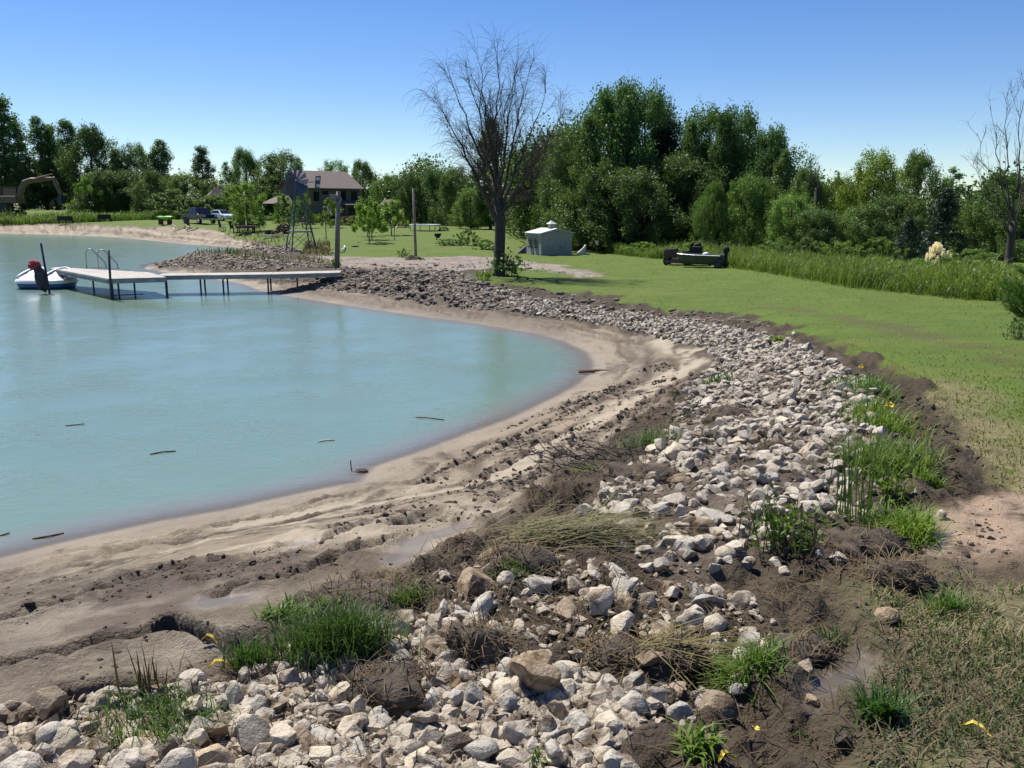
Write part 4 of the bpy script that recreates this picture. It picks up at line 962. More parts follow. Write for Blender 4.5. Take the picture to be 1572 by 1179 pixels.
tuft('grass_tuft', 'yellow green tuft on the upper rock slope near the lawn', 'weeds', 1198, 524, 34, 160, 16, G2, .6, .8, .02)
tuft('grass_tuft', 'dull green reeds beside the tangled brush pile', 'reeds', 1000, 690, 80, 260, 40, (.6, .75, .55, 1), .7, .8, .010, 1.0)
tuft('grass_tuft', 'yellowish moss green tuft left of the tangled brush', 'grass', 898, 722, 50, 160, 24, (1.2, 1.2, .5, 1), .7, .8, .008)
tuft('grass_tuft', 'thin dark grass among the rocks in the lower foreground', 'grass', 790, 905, 90, 240, 34, G1, .6, .9, .005)
tuft('grass_tuft', 'low dark green grass on the soil by the pale rocks right of the sedge', 'grass', 620, 935, 70, 280, 36, G1, .4, .6, .0045)
tuft('grass_tuft', 'thin grass on dark soil behind the lone tan boulder', 'grass', 1265, 985, 60, 120, 28, (.6, .8, .6, 1), .8, .8, .005)
tuft('dry_stalks', 'brown dead stalks standing at the mud edge on the left', 'stalks', 235, 1085, 90, 22, 110, (.45, .38, .32, 1), .14, .1, .008, .6, MAT_STRAW)
def pile(name, lab, px, py, wpx, dpx, n, ln, col, az, spread, mat=MAT_STRAW, wd=.006, lift=.10):
    x, y = cast(px, py); z = G(x, y); d = float(to_px(np.array(x), np.array(y), np.array(z))[2]); rx = wpx * d / FPX / 2
    u = r.normal(size=(n, 2)) * .5; Pp = np.column_stack([u[:, 0] * rx, u[:, 1] * rx * .7]); hz = terrain(Pp[:, 0] + x, Pp[:, 1] + y) - z + r.uniform(.01, lift, n)
    me = blade_mesh(name, np.column_stack([Pp, hz]), r.uniform(.5, 1.2, n) * ln, wd, r, mat, az=az + r.normal(0, spread, n), tilt=r.uniform(1.35, 1.6, n), droop=.25)
    o = link(name, me, None, (x, y, z)); o.color = col; return tag(o, lab, 'reeds')
pile('flattened_reeds', 'mat of flattened grey green reeds lying across the foreground soil', 830, 838, 160, 70, 420, .55, (.55, .62, .42, 1), 0.1, .35)
pile('flattened_reeds', 'fallen reed stalks beneath the tangled brush on the bank', 950, 700, 170, 80, 260, .6, (.42, .45, .34, 1), .4, .6)
pile('flattened_reeds', 'few olive reed stalks lying right of the pointed pale rock', 985, 1010, 110, 50, 60, .35, (.75, .8, .45, 1), -.2, .6)
# leafy weed clump and yellow flowers
def leafy(lab, px, py, wpx, hpx, n, leaf, col):
    x, y = cast(px, py); z = G(x, y); d = float(to_px(np.array(x), np.array(y), np.array(z))[2]); rx = wpx * d / FPX / 2; h = hpx * d / FPX
    o = thing('leafy_weed', lab, 'weeds', (x, y, z)); mb = MB(); C = []
    for q in range(n):
        a, b = r.normal() * .45 * rx, r.normal() * .35 * rx; hh2 = h * r.uniform(.5, 1.05); tx, ty = a + r.normal() * .25 * h, b + r.normal() * .25 * h
        pts = [Vector((a, b, -.02)), Vector(((a + tx) / 2, (b + ty) / 2, hh2 * .55)), Vector((tx, ty, hh2))]; mb.tube(pts, [.004, .003, .0015], 4, False)
        for t in np.linspace(.2, 1, 9):
            p = pts[0].lerp(pts[1], min(1, t * 2)) if t < .5 else pts[1].lerp(pts[2], t * 2 - 1); C.append(np.array(p) + r.normal(size=3) * leaf * .8)
    V, F, aa = leaf_quads(np.array(C), leaf, r, .42); c = link('leaves', fast_mesh('leaves', V, F, MAT_BLADE, False, {'rnd': ('FACE', aa)}), o); c.color = col
    c = mb.build('stems', MAT_STRAW, o)
leafy('olive leafy weed clump on the lower end of the rock slope', 1205, 850, 130, 80, 46, .022, (.85, .9, .45, 1))
leafy('yellow green leafy weed right of the olive leafy clump', 1370, 770, 50, 60, 16, .03, (1.3, 1.3, .6, 1))
leafy('leafy green shoots growing around the base of the bare willow', 778, 424, 36, 36, 40, .10, (.9, 1.1, .7, 1))
leafy('small yellow green shoots left of the bare willow trunk', 742, 430, 24, 14, 16, .07, (1.3, 1.3, .6, 1))
leafy('green weed at the foot of the weathered dock post', 517, 411, 20, 12, 18, .08, (1.0, 1.1, .6, 1))
leafy('small dark weed left of the bare utility pole', 620, 395, 14, 12, 14, .08, (.7, .9, .6, 1))
leafy('dark green seedling under the pine at the right edge', 1556, 520, 34, 34, 26, .03, (.5, .75, .5, 1))
for px, py, w_, lab in ((1320, 574, 12, 'small yellow flower on the upper rock slope'), (1363, 637, 22, 'wider yellow flower cluster above the tall reeds')):
    x, y = cast(px, py + 10); z = G(x, y); d = y; o = thing('yellow_flower', lab, 'flower', (x, y, z)); mb = MB().tube([(0, 0, 0), (.01, 0, .1), (0, .01, .16)], .004, 4); mb.build('stem', MAT_STRAW, o)
    mb = MB(); s_ = w_ * d / FPX / 3.2
    for q in range(7):
        a = q * .9; c = Vector((math.cos(a) * s_ * .6, math.sin(a) * s_ * .4, .16 + .02 * math.sin(q * 2))); mb.box(c, (s_ * .8, s_ * .5, .012), Matrix.Rotation(a, 3, 'Z') @ Matrix.Rotation(.5, 3, 'X'))
    mb.build('petals', MAT_FLOWER, o)
for px, py, ln, az, lab in ((1166, 1100, 34, 1.45, 'curled yellow leaf on dark soil below the bright green tuft'), (1118, 1172, 34, .5, 'yellow leaf at the bottom edge beside the green tuft'),
                            (1498, 1137, 38, -.55, 'long yellow leaf on the grass thatch at the bottom right'), (338, 1022, 34, .5, 'yellow leaf at the mud edge left of the sedge'), (322, 994, 24, -.1, 'straw coloured leaf beside the slit in the mud'),
                            (1232, 1128, 30, -.5, 'fresh green leaf lying on the wet mud strip')):
    x, y = cast(px, py); z = G(x, y); L_ = ln * math.hypot(y, 2) / FPX; V = []; F = []
    for q in range(7):
        t = q / 6; w2 = L_ * .11 * math.sin(math.pi * min(1, t * .94 + .06)) + .001; zz = .012 + .02 * math.sin(t * 4) + (.0 if q % 2 else .004)
        for s_ in (-1, 0, 1): V.append((L_ * (t - .5), s_ * w2 + .012 * math.sin(t * 3), zz + abs(s_) * .008))
        if q:
            for k in (0, 1): F.append((q * 3 - 3 + k, q * 3 - 2 + k, q * 3 + 1 + k, q * 3 + k))
    mb = MB(); mb.add(V, F); o = mb.build('fallen_leaf', MAT_YLEAF if 'green' not in lab.split(' leaf')[0] else MAT_BLADE); o.location = (x, y, z); o.rotation_euler = (0, 0, az); tag(o, lab, 'leaf', 'fallen leaves')
#==PART3==
# ------------------------------------------------------------------ bare trees
def bez(a, b, c, n): return [a * (1 - t) ** 2 + b * 2 * t * (1 - t) + c * t * t for t in np.linspace(0, 1, n)]
def bare_tree(name, lab, px, py, Y, targets, tr, fork, sub_n, twig_n, tw_len, weep, seed, mat_t):
    rr = np.random.default_rng(seed)
    x0 = at_y(px, py, Y)[0]; z0 = G(x0, Y); O = np.array([x0, Y, z0])
    o = thing(name, lab, 'tree', tuple(O)); tb, lb, wb = MB(), MB(), MB()
    zs = [-.3, 0, .25, .8, 1.5, fork * .8, fork * 1.15]
    lean = [np.array([.03 * z * math.sin(z), .04 * z, z]) for z in zs]
    tb.tube(lean, [tr * k for k in (1.5, 1.3, 1.06, 1.0, .98, 1.02, .8)], 12)
    for (tx, ty, dy, f0, rad) in targets:
        T = at_y(tx, ty, Y + dy) - O; B = np.array([0, 0.04 * fork * f0, fork * f0]); L = np.linalg.norm(T - B)
        M_ = B * .45 + T * .55; M_[:2] = B[:2] * .55 + T[:2] * .45 + rr.normal(0, .12, 2); M_[2] = B[2] + (T[2] - B[2]) * (.42 if weep else .5)
        pts = bez(B, M_, T, 13); pts = [p + rr.normal(0, .035, 3) * (0 < i < 12) * (1 + i * .08) for i, p in enumerate(pts)]
        n = len(pts); rads = [max(.008, rad * (1 - .93 * (i / (n - 1)) ** .8)) for i in range(n)]
        lb.tube(pts, rads, 6, False)
        for s in range(sub_n):
            u = rr.uniform(.28, 1.0); i = min(n - 2, int(u * (n - 1))); p = pts[i] + (pts[i + 1] - pts[i]) * (u * (n - 1) - i)
            t = pts[i + 1] - pts[i]; t /= np.linalg.norm(t); sd_ = rr.normal(size=3); sd_ -= t * (sd_ @ t); sd_ /= np.linalg.norm(sd_)
            ang = rr.uniform(.3, .75); d = t * math.cos(ang) + sd_ * math.sin(ang); d[2] += .35; d /= np.linalg.norm(d)
            l = rr.uniform(.14, .30) * L * (1.15 - .55 * u); e = p + d * l; m = p + d * l * .5 + np.array([0, 0, -.04 * l]) + rr.normal(0, .03, 3); e = e + np.array([0, 0, .10 * l])
            q = bez(p, m, e, 6); r0 = max(.009, rads[i] * .5); lb.tube(q, [r0 * (1 - .8 * k / 5) for k in range(6)], 5, False)
            for w_ in range(twig_n):
                v = rr.uniform(.25, 1.0); k = min(4, int(v * 5)); a = q[k] + (q[k + 1] - q[k]) * (v * 5 - k)
                h = d + rr.normal(0, .55, 3); h[2] = abs(h[2]) * .8 + .25; h /= np.linalg.norm(h); tl = rr.uniform(.5, 1.1) * tw_len; g_ = weep * rr.uniform(.3, 1.3)
                if weep and np.hypot(*(a[:2])) > 1.6: g_ *= 1.7
                tp = []; c = a.copy(); vv = h.copy()
                for z in range(7):
                    tp.append(c.copy()); c = c + vv * tl / 6; vv = vv + np.array([0, 0, -.28 * g_]) + rr.normal(0, .06, 3); vv /= np.linalg.norm(vv)
                wb.tube(tp, [.0055 * (1 - .6 * z / 6) for z in range(7)], 3, False)
    tb.build('trunk', mat_t, o, True); lb.build('limbs', MAT_TWIG, o, True); wb.build('twigs', MAT_TWIG, o)
    return o
bare_tree('willow_tree', 'tall bare willow with drooping leafless twigs on the shore lawn', 766, 421, 35.5,
 [(668, 156, 0, .75, .10), (690, 116, -.8, .95, .085), (716, 112, .9, 1.0, .085), (738, 98, -.4, 1.05, .10), (764, 94, .5, 1.1, .10), (790, 108, -1.0, 1.05, .085),
  (812, 112, .8, 1.0, .085), (838, 140, -.3, .95, .085), (862, 170, .4, .85, .08), (752, 148, 1.6, 1.1, .08), (776, 156, -1.7, 1.05, .08), (836, 218, .8, .95, .06), (708, 215, -.7, .95, .055),
  (826, 272, .5, .8, .05), (850, 200, -1.2, .9, .06), (678, 180, 1.0, .85, .06)],
 .225, 2.75, 16, 9, 1.35, 1.0, 3, MAT_BARK)
bare_tree('dead_tree', 'leafless grey tree rising at the right edge before the woods', 1546, 420, 40, [(1500, 205, .5, .8, 0.042), (1520, 165, -.5, 1.0, 0.049), (1546, 140, .6, 1.05, 0.056), (1572, 122, -.3, 1.05, 0.056),
 (1600, 160, .5, .9, 0.049), (1494, 245, -.6, .7, 0.035), (1588, 220, 1, .8, 0.035)], .17, 1.9, 12, 5, .55, .12, 9, MAT_BARK)
bare_tree('dead_tree', 'small dead treetop poking above the green woods', 1250, 380, 54, [(1243, 246, 0, 1.0, .04), (1256, 250, .2, 1.0, .04), (1250, 243, -.2, 1.05, .04)], .12, 3.6, 7, 4, .4, .1, 10, MAT_BARK)
# young pine cut by the right edge
x, y = at_z(1592, 530, 1.3); z = G(x, y); o = thing('pine_tree', 'soft needled young pine cut off by the right edge of the lawn', 'tree', (x, y, z)); rp = np.random.default_rng(6)
mb = MB().tube([(0, 0, -.1), (.02, 0, .8), (0, 0, 2.0)], [.05, .035, .008], 8); C = []; A_ = []
for q in range(80):
    zz = rp.uniform(.28, 2.0); az = rp.uniform(0, 6.28); l = (1.25 - zz * .45) * rp.uniform(.4, .85); d = np.array([math.cos(az), math.sin(az), .55 + .35 * zz / 2]); d /= np.linalg.norm(d); p = np.array([0, 0, zz])
    mb.tube([p, p + d * l * .6, p + d * l + np.array([0, 0, .08])], [.012, .008, .004], 4, False)
    for t in np.linspace(.25, 1.05, 26): C.append(np.tile(p + d * l * t, (9, 1)) + rp.normal(0, .018, (9, 3))); A_.append(np.tile(d, (9, 1)))
C = np.vstack(C); A_ = np.vstack(A_); ax = A_ * .9 + rp.normal(0, .45, C.shape); ax /= np.linalg.norm(ax, axis=1)[:, None]; side = np.cross(ax, rp.normal(size=C.shape)); side /= np.linalg.norm(side, axis=1)[:, None]
Ln = rp.uniform(.07, .13, len(C))[:, None]; V = np.stack([C - side * .006, C + side * .006, C + ax * Ln], 1).reshape(-1, 3)
c = link('needles', fast_mesh('needles', V, np.arange(len(V)).reshape(-1, 3), MAT_BLADE, False, {'rnd': ('FACE', rp.random(len(C)))}), o); c.color = (.75, .95, .8, 1); mb.build('trunk', MAT_BARK, o, True)

# ------------------------------------------------------------------ dock, ladder, pedal boat
Zd = .80
def dk(px, py, z=Zd): a, b = at_z(px, py, z); return np.array([a, b])
A1, A2, Dd, Cc, Bb = dk(77, 412), dk(85, 410), dk(229, 418), dk(255, 425.5), dk(166, 428)
P0, P1 = (Dd + Cc) / 2, np.array(at_z(523, 417.5, .82)); axd = (P1 - P0) / np.linalg.norm(P1 - P0); nd = np.array([axd[1], -axd[0]]); hw = .62
org = np.array([Bb[0], Bb[1]])
def Lc_(p, z): return (p[0] - org[0], p[1] - org[1], z)
dock = thing('swim_dock', 'weathered grey swim platform on posts at the end of the walkway', 'dock', (org[0], org[1], 0))
poly = [Lc_(p, 0)[:2] for p in (A1, Bb, Cc, Dd, A2)]
MB().prism(poly, 'z', Zd - .035, Zd).build('deck', MAT_DOCKWOOD, dock)
mb = MB()
for a, b in ((A1, Bb), (Bb, Cc), (Cc, Dd), (Dd, A2)): mb.bar(Lc_(a, Zd - .115), Lc_(b, Zd - .115), .05, .155)
mb.build('fascia', MAT_FASCIA, dock)
def leg(p, z1=Zd - .04, r_=.035, parent=dock, nm='leg', o0=None):
    o0 = org if o0 is None else o0
    MB().tube([(p[0] - o0[0], p[1] - o0[1], -.7), (p[0] - o0[0], p[1] - o0[1], z1)], r_, 8).build(nm, MAT_DARKSTEEL, parent, True)
for t in ((.04, .5), (.10, .9), (.42, .72), (.93, .95)): leg(Bb + (Cc - Bb) * t[0] + (Dd - Bb) * (.02 if t[1] < .8 else .08))
leg(Bb * .7 + A1 * .3 + (Dd - Bb) * .08); leg(Cc * .98 + Dd * .02, .79, .045)
for (pt, top) in ((Bb + np.array([.05, -.06]), 384),):
    zt = at_y(100, top, pt[1])[2]; lx_ = -.10 if top < 380 else .10
    MB().tube([(pt[0] - org[0], pt[1] - org[1], -.8), (pt[0] - org[0] + lx_, pt[1] - org[1], zt)], .045, 8).build('mooring_post', MAT_DARKSTEEL, dock, True)
mb = MB(); mb.bar(Lc_(Bb + (Cc - Bb) * .03, .16), Lc_(Bb + (Cc - Bb) * .48 + np.array([0, .5]), .13), .04); mb.build('brace', MAT_DARKSTEEL, dock)
ld = MB(); lx0, ly0 = at_z(133.5, 412, Zd); lx1, ly1 = at_z(151.5, 413.5, Zd); sc = 1.0
rails = []
for (lx_, ly_) in ((lx0, ly0), (lx1, ly1)):
    u = np.array([.80, .22]); Pp = lambda s, z: (lx_ + u[0] * s - org[0], ly_ + u[1] * s - org[1], Zd + z)
    pts = [Pp(0, 0), Pp(0, .55), Pp(.03, .72), Pp(.12, .83), Pp(.25, .86), Pp(.37, .80), Pp(.5, .66), Pp(.8, .38), Pp(.93, .24), Pp(.97, .0)]
    rails.append(pts)
lad = MB().box((np.mean([rails[0][0][0], rails[1][-1][0]]), np.mean([rails[0][0][1], rails[1][-1][1]]), Zd + .012), (.62, .05, .024), Matrix.Rotation(.2, 3, 'Z')).build('ladder', MAT_STEEL, dock)
for pts in rails:
    MB().tube(pts, .026, 8).build('handrail', MAT_STEEL, lad, True); MB().bar(Vector(pts[0]) + Vector((-.05, 0, .03)), Vector(pts[-1]) + Vector((.05, 0, .03)), .05, .03).build('foot_plate', MAT_STEEL, lad)
walk = thing('dock_walkway', 'long narrow grey walkway running from the shore to the platform', 'walkway', (P1[0], P1[1], 0))
def Wl(p, z): return (p[0] - P1[0], p[1] - P1[1], z)
Pm = P0 + (P1 - P0) * .62
for i_, (a, b, za, zb) in enumerate(((P0 + axd * .1, Pm, Zd + .004, Zd + .004), (Pm + axd * .02, P1, Zd + .004, .84))):
    q = [Wl(a - nd * hw, za), Wl(b - nd * hw, zb), Wl(b + nd * hw, zb), Wl(a + nd * hw, za)]
    mb = MB(); mb.loft([[(p[0], p[1], p[2] - .04) for p in q], q]); mb.build('deck', MAT_DOCKWOOD, walk)
    mb = MB()
    for s in (-1, 1): mb.bar(Wl(a + nd * s * (hw - .02), za - .11), Wl(b + nd * s * (hw - .02), zb - .11), .05, .13)
    mb.build('fascia', MAT_FASCIA, walk)
for t, s in ((.24, .9), (.36, .9), (.235, -.9), (.36, -.9), (.60, .8), (.60, -.8), (.76, .8)):
    leg(P0 + (P1 - P0) * t + nd * hw * s, .72, .035, walk, 'leg', P1)
# bag hanging on the end post
pt = np.array(at_z(76, 450, 0)); zt = at_y(69, 374, pt[1])[2]
o = thing('mooring_post', 'thin dark mooring post standing in the water before the pedal boat', 'post', (pt[0], pt[1], 0)); MB().tube([(.02, 0, -.7), (0, 0, 0), (-.13, 0, zt)], .045, 8).build('pole', MAT_DARKSTEEL, o, True); MB().tube([(-.13, 0, zt), (-.132, 0, zt + .04)], [.05, .04], 8).build('cap', MAT_VANEW, o)
V, F = ICO[4]; bag = thing('hanging_bag', 'dark cloth bag with a red top hanging from the thin mooring post', 'bag', (pt[0] - .12, pt[1] - .20, .26))
n1 = fbm(V[:, 0] * 2 + V[:, 2] * 2.5, V[:, 1] * 2 - V[:, 2] * 2, 1, 4, 3)
link('body', fast_mesh('body', V * (1 + .55 * n1)[:, None] * np.array([.23, .15, .50]) + np.array([.02 + 0 * V[:, 0], 0 * V[:, 0], .38 + 0 * V[:, 0]]).T, F, MAT_DARKCLOTH, True), bag)
bag.rotation_euler = (0, -.16, 0); link('red_top', fast_mesh('red_top', V * (1 + .6 * n1)[:, None] * np.array([.24, .15, .19]) + np.array([-.10, 0, .95]), F, MAT_RED, True), bag)
# pedal boat
bx, by_ = at_z(72, 442, 0); pb = thing('pedal_boat', 'white two seat pedal boat with blue hull floating by the dock', 'boat', (bx + .05, by_ - .05, 0), -.10)
def rr_ring(a, b, z, n=28, e=3.2, dx=0): return [(dx + a * math.copysign(abs(math.cos(t)) ** (2 / e), math.cos(t)), b * math.copysign(abs(math.sin(t)) ** (2 / e), math.sin(t)), z) for t in np.linspace(0, 2 * math.pi, n, False)]
MB().loft([rr_ring(1.0, .55, -.15), rr_ring(1.14, .72, .05), rr_ring(1.2, .78, .25)]).build('hull', MAT_BLUE, pb, True)
MB().loft([rr_ring(1.24, .82, .245), rr_ring(1.26, .84, .30), rr_ring(1.18, .77, .42), rr_ring(1.0, .62, .45)]).build('deck', MAT_WHITE, pb, True)
for sx in (-.60, .60):
    mb = MB(); rings = []
    for t in np.linspace(0, 1, 9):                       # seat back: a rounded shell that leans back
        a = math.pi * t; rings.append([(sx + .52 * math.cos(a), -.42 + .92 * math.sin(a) * k, .455 + .40 * math.sin(a) * k ** 1.9) for k in (1.0, .75, .5, .25, .02)])
    n_ = 5; V = [p for q in rings for p in q]; F = [(i * n_ + k, i * n_ + k + 1, i * n_ + n_ + k + 1, i * n_ + n_ + k) for i in range(8) for k in range(4)]
    mb.add(V, F); st = mb.build('seat_well', MAT_LAV, pb, True); m = st.modifiers.new('t', 'SOLIDIFY'); m.thickness = .03
    MB().tube([(sx + .54 * math.cos(a), -.42 + .94 * math.sin(a), .455 + .41 * math.sin(a)) for a in np.linspace(0, math.pi, 13)], .045, 8).build('rim', MAT_WHITE, st, True)
for s in (-1, 1):
    MB().tube([(s * 1.16, -.1, .40), (s * 1.26, .05, .52), (s * 1.24, .30, .60), (s * 1.10, .5, .55)], .022, 6).build('handle', MAT_WHITE, pb, True)
# posts on the spit
for bpx, bpy_, top, tx, rad, nm, lab in ((517, 412, 294, 519.5, .115, 'weathered_post', 'weathered square topped wooden post standing at the walkway shore end'), (638.5, 396, 289, 634.5, .075, 'utility_pole', 'slender bare grey pole on a dirt mound between lawn and mud')):
    x, y = cast(bpx, bpy_); z = G(x, y); tp = at_y(tx, top, y); o = thing(nm, lab, 'post', (x, y, z))
    MB().tube([(0, 0, -.3), ((tp[0] - x) * .5, 0, (tp[2] - z) * .5), (tp[0] - x, 0, tp[2] - z)], [rad * 1.15, rad, rad * .9], 10).build('pole', MAT_POST, o, True)
    if nm == 'weathered_post':
        h = tp[2] - z
        mb = MB(); mb.tube([(.12, -.05, h - .62), (.38, -.08, h - .40), (.34, -.08, h - .25), (.10, -.05, h - .22)], .022, 6); mb.build('bracket', MAT_STEEL, o)
        MB().box((.0, -.03, h - .3), (.34, .30, .3)).build('collar', MAT_POST, o, bevel=.02)
        MB().box((.13, -.08, 1.72), (.10, .10, .22)).build('outlet_box', MAT_POST, o, bevel=.01)
        MB().bar((-.10, -.1, 2.55), (-.33, -.12, 2.95), .04).build('peg', MAT_VANEW, o)
x, y = cast(637, 398); V, F = ICO[3]; n1 = fbm(V[:, 0] * 3 + V[:, 2], V[:, 1] * 3, 1, 4, 3)
o = link('dirt_mound', fast_mesh('dirt_mound', V * (1 + .5 * n1)[:, None] * np.array([.45, .35, .3]), F, MAT_SOIL, True), None, (x - .1, y - .1, G(x, y))); tag(o, 'dark dirt mound heaped at the foot of the bare grey pole', 'dirt')
x, y = cast(605.5, 369); o = MB().tube([(0, 0, -.1), (.02, 0, 1.35)], .03, 6).build('garden_stake', MAT_POST); o.location = (x, y, G(x, y)); tag(o, 'thin stake standing right of the wide sapling on the lawn', 'stake')
x, y = cast(501, 367); o = MB().tube([(0, 0, -.1), (-.02, 0, 1.75)], .045, 6).build('garden_stake', MAT_POST); o.location = (x, y, G(x, y)); tag(o, 'dark upright stake on the lawn between windmill and weathered post', 'stake')

# ------------------------------------------------------------------ windmill
x, y = cast(464, 386); y -= .3; z = G(x, y); wmil = thing('windmill', 'blue grey steel lattice windmill with broad blades beside the inlet', 'windmill', (x, y, z), R(28))
HT = at_y(467, 283, y)[2] - z; hb_, ht_ = .86, .12
def lg(i, t): s = ((-1, -1), (1, -1), (1, 1), (-1, 1))[i % 4]; k = hb_ + (ht_ - hb_) * t; return Vector((s[0] * k, s[1] * k, HT * t))
for i in range(4): MB().bar(lg(i, -.05), lg(i, 1), .085 if i == 1 else .06).build('leg', MAT_WINDBLUE, wmil)
for t in (.30, .62):
    mb = MB()
    for i in range(4): mb.bar(lg(i, t), lg(i + 1, t), .075 if t < .5 else .05)
    mb.build('crossbar', MAT_WINDBLUE, wmil)
mb = MB()
for i in range(4):
    mb.bar(lg(i, 0.02), lg(i + 1, .30), .03); mb.bar(lg(i + 1, .02), lg(i, .30), .03)
    mb.bar(lg(i, .31), lg(i + 1, .60), .022); mb.bar(lg(i + 1, .31), lg(i, .60), .022); mb.bar(lg(i, .63), lg(i + 1, .9), .02)
mb.build('braces', MAT_WINDBLUE, wmil)
MB().box((0, 0, HT * .305), (hb_ * 1.35, hb_ * 1.35, .05)).build('platform', MAT_WINDBLUE, wmil)
hub = Vector((0, 0, HT + .16)); fd = Vector((-.30, -.95, 0)).normalized(); fd = Matrix.Rotation(-R(28), 3, 'Z') @ fd; sx_ = Vector((-fd.y, fd.x, 0)); up = Vector((0, 0, 1))
wh = MB().tube([hub - fd * .10, hub + fd * .34], [.16, .13], 12).build('hub', MAT_WINDBLUE, wmil, True)
for k in range(12):
    a = 2 * math.pi * k / 12; d = sx_ * math.sin(a) + up * math.cos(a); c = sx_ * math.cos(a) - up * math.sin(a); tw = (c * .9 + fd * .45).normalized(); o0 = hub + fd * .25
    V = []
    for q in (-.006, .006):
        nn = d.cross(tw) * q; V += [o0 + d * .16 - tw * .07 + nn, o0 + d * .16 + tw * .07 + nn, o0 + d * .92 + tw * .22 + nn, o0 + d * .92 - tw * .22 + nn]
    MB().add(V, [(3, 2, 1, 0), (4, 5, 6, 7), (0, 1, 5, 4), (1, 2, 6, 5), (2, 3, 7, 6), (3, 0, 4, 7)]).build('blade', MAT_WINDBLUE, wmil)
td = Matrix.Rotation(-R(28), 3, 'Z') @ Vector((.96, .25, 0)); tl = MB().bar(hub, hub + td * 1.2, .05).build('tail_boom', MAT_WINDBLUE, wmil)
v0 = hub + td * 1.12; vane = MB().add([p + Vector((0, q, 0)) for q in (-.012, .012) for p in (v0 + up * -.38, v0 + td * .34 + up * -.44, v0 + td * .44 + up * .42, v0 + td * .08 + up * .40)], [(3, 2, 1, 0), (4, 5, 6, 7), (0, 1, 5, 4), (1, 2, 6, 5), (2, 3, 7, 6), (3, 0, 4, 7)]).build('tail_vane', MAT_WINDBLUE, wmil)
for zz in (-.24, .22):
    c = v0 + td * .24 + up * zz; MB().box(c, (.24, .05, .2), Matrix.Rotation(math.atan2(td.y, td.x), 3, 'Z')).build('white_panel', MAT_VANEW, vane)

# ------------------------------------------------------------------ house and shed
def wall_window(par, c, wd, ht, axis, fr=MAT_TRIM):
    s = (wd + .14, .10, ht + .14) if axis == 'y' else (.10, wd + .14, ht + .14); f = MB().box(c, s).build('window', fr, par)
    o = (c[0], c[1] - .03, c[2]) if axis == 'y' else (c[0] - .03, c[1], c[2]); MB().box(o, (wd, .10, ht) if axis == 'y' else (.10, wd, ht)).build('pane', MAT_GLASS, f)
hx, hy = at_z(482, 343, 1.3); hx, hy = at_y(477, 340, 120)[:2]; hz_ = min(G(hx, hy), G(hx + 6, hy + 6)) ; hs = thing('brown_house', 'two storey brown house with shingled gable roof and porches', 'house', (hx, hy, hz_), R(42))
LX, LYw, EV, RG = 8.0, 8.4, 4.95, 7.15
mb = MB(); mb.prism([(0, -.5), (LYw, -.5), (LYw, EV), (LYw / 2, RG), (0, EV)], 'x', 0, LX); mb.build('wall', MAT_SIDING, hs)
sl_ = (RG - EV) / (LYw / 2); rf = MB()
for s in (0, 1):
    e = -.55 if s == 0 else LYw + .55; ze = EV - .55 * sl_
    a = [(-.5, e, ze + .02), (LX + .5, e, ze + .02), (LX + .5, LYw / 2, RG + .03), (-.5, LYw / 2, RG + .03)]
    rf.loft([a, [(p[0], p[1], p[2] + .16) for p in a]])
rf.build('roof', MAT_SHINGLE, hs)
for xx, zz, wd, ht in ((1.0, 3.7, .9, 1.3), (5.2, 3.7, 1.0, 1.5), (7.0, 3.7, 1.0, 1.5), (2.4, 4.2, .9, .5), (3.6, 1.3, 1.4, 1.2)): wall_window(hs, (xx, -.02, zz), wd, ht, 'y')
for yy, zz in ((1.6, 4.0), (6.4, 1.4)): wall_window(hs, (-.02, yy, zz), 1.0, 1.4, 'x')
d = MB().box((6.4, -.03, 1.05), (1.0, .08, 2.1)).build('door', MAT_DARKSTEEL, hs); MB().box((6.05, -.09, 1.05), (.06, .06, .14)).build('handle', MAT_CHROME, d)
pr = MB().loft([[(4.4, -2.2, 2.45), (7.9, -2.2, 2.45), (7.9, -.02, 2.75), (4.4, -.02, 2.75)], [(4.4, -2.2, 2.6), (7.9, -2.2, 2.6), (7.6, -.02, 3.2), (4.7, -.02, 3.2)]]).build('porch_roof', MAT_SHINGLE, hs)
for xx in (4.6, 6.1, 7.7): MB().box((xx, -2.05, 1.1), (.16, .16, 2.9)).build('porch_post', MAT_SIDING, hs)
MB().loft([[(-3.2, 3.6, 2.75), (-.02, 3.6, 2.75), (-.02, 8.4, 2.75), (-3.2, 8.4, 2.75)], [(-1.4, 5.0, 3.7), (-.02, 5.0, 3.9), (-.02, 7.4, 3.9), (-1.4, 7.4, 3.7)]]).build('porch_roof', MAT_SHINGLE, hs)
for yy in (3.8, 8.2): MB().box((-3.0, yy, 1.15), (.22, .22, 3.2)).build('porch_post', MAT_SIDING, hs)
x = at_y(586, 316, 122)[0]; gz = G(x, 122); gar = thing('small_garage', 'low building with a brown roof glimpsed behind the saplings', 'building', (x, 122, gz), R(10))
ge = at_y(586, 315, 122)[2] - gz; gr = at_y(586, 306, 122)[2] - gz
MB().box((1.2, 2, ge / 2), (2.6, 3.4, ge)).build('wall', MAT_SIDING, gar); MB().loft([[(-.4, .1, ge), (2.8, .1, ge), (2.8, 3.9, ge), (-.4, 3.9, ge)], [(.5, 1.8, gr), (1.9, 1.8, gr), (1.9, 2.2, gr), (.5, 2.2, gr)]]).build('roof', MAT_SHINGLE, gar)
x = at_y(333, 300, 134)[0]; gz = G(x, 134); gar = thing('far_house', 'far brown house roof between trees above the white car', 'house', (x, 134, gz), R(30))
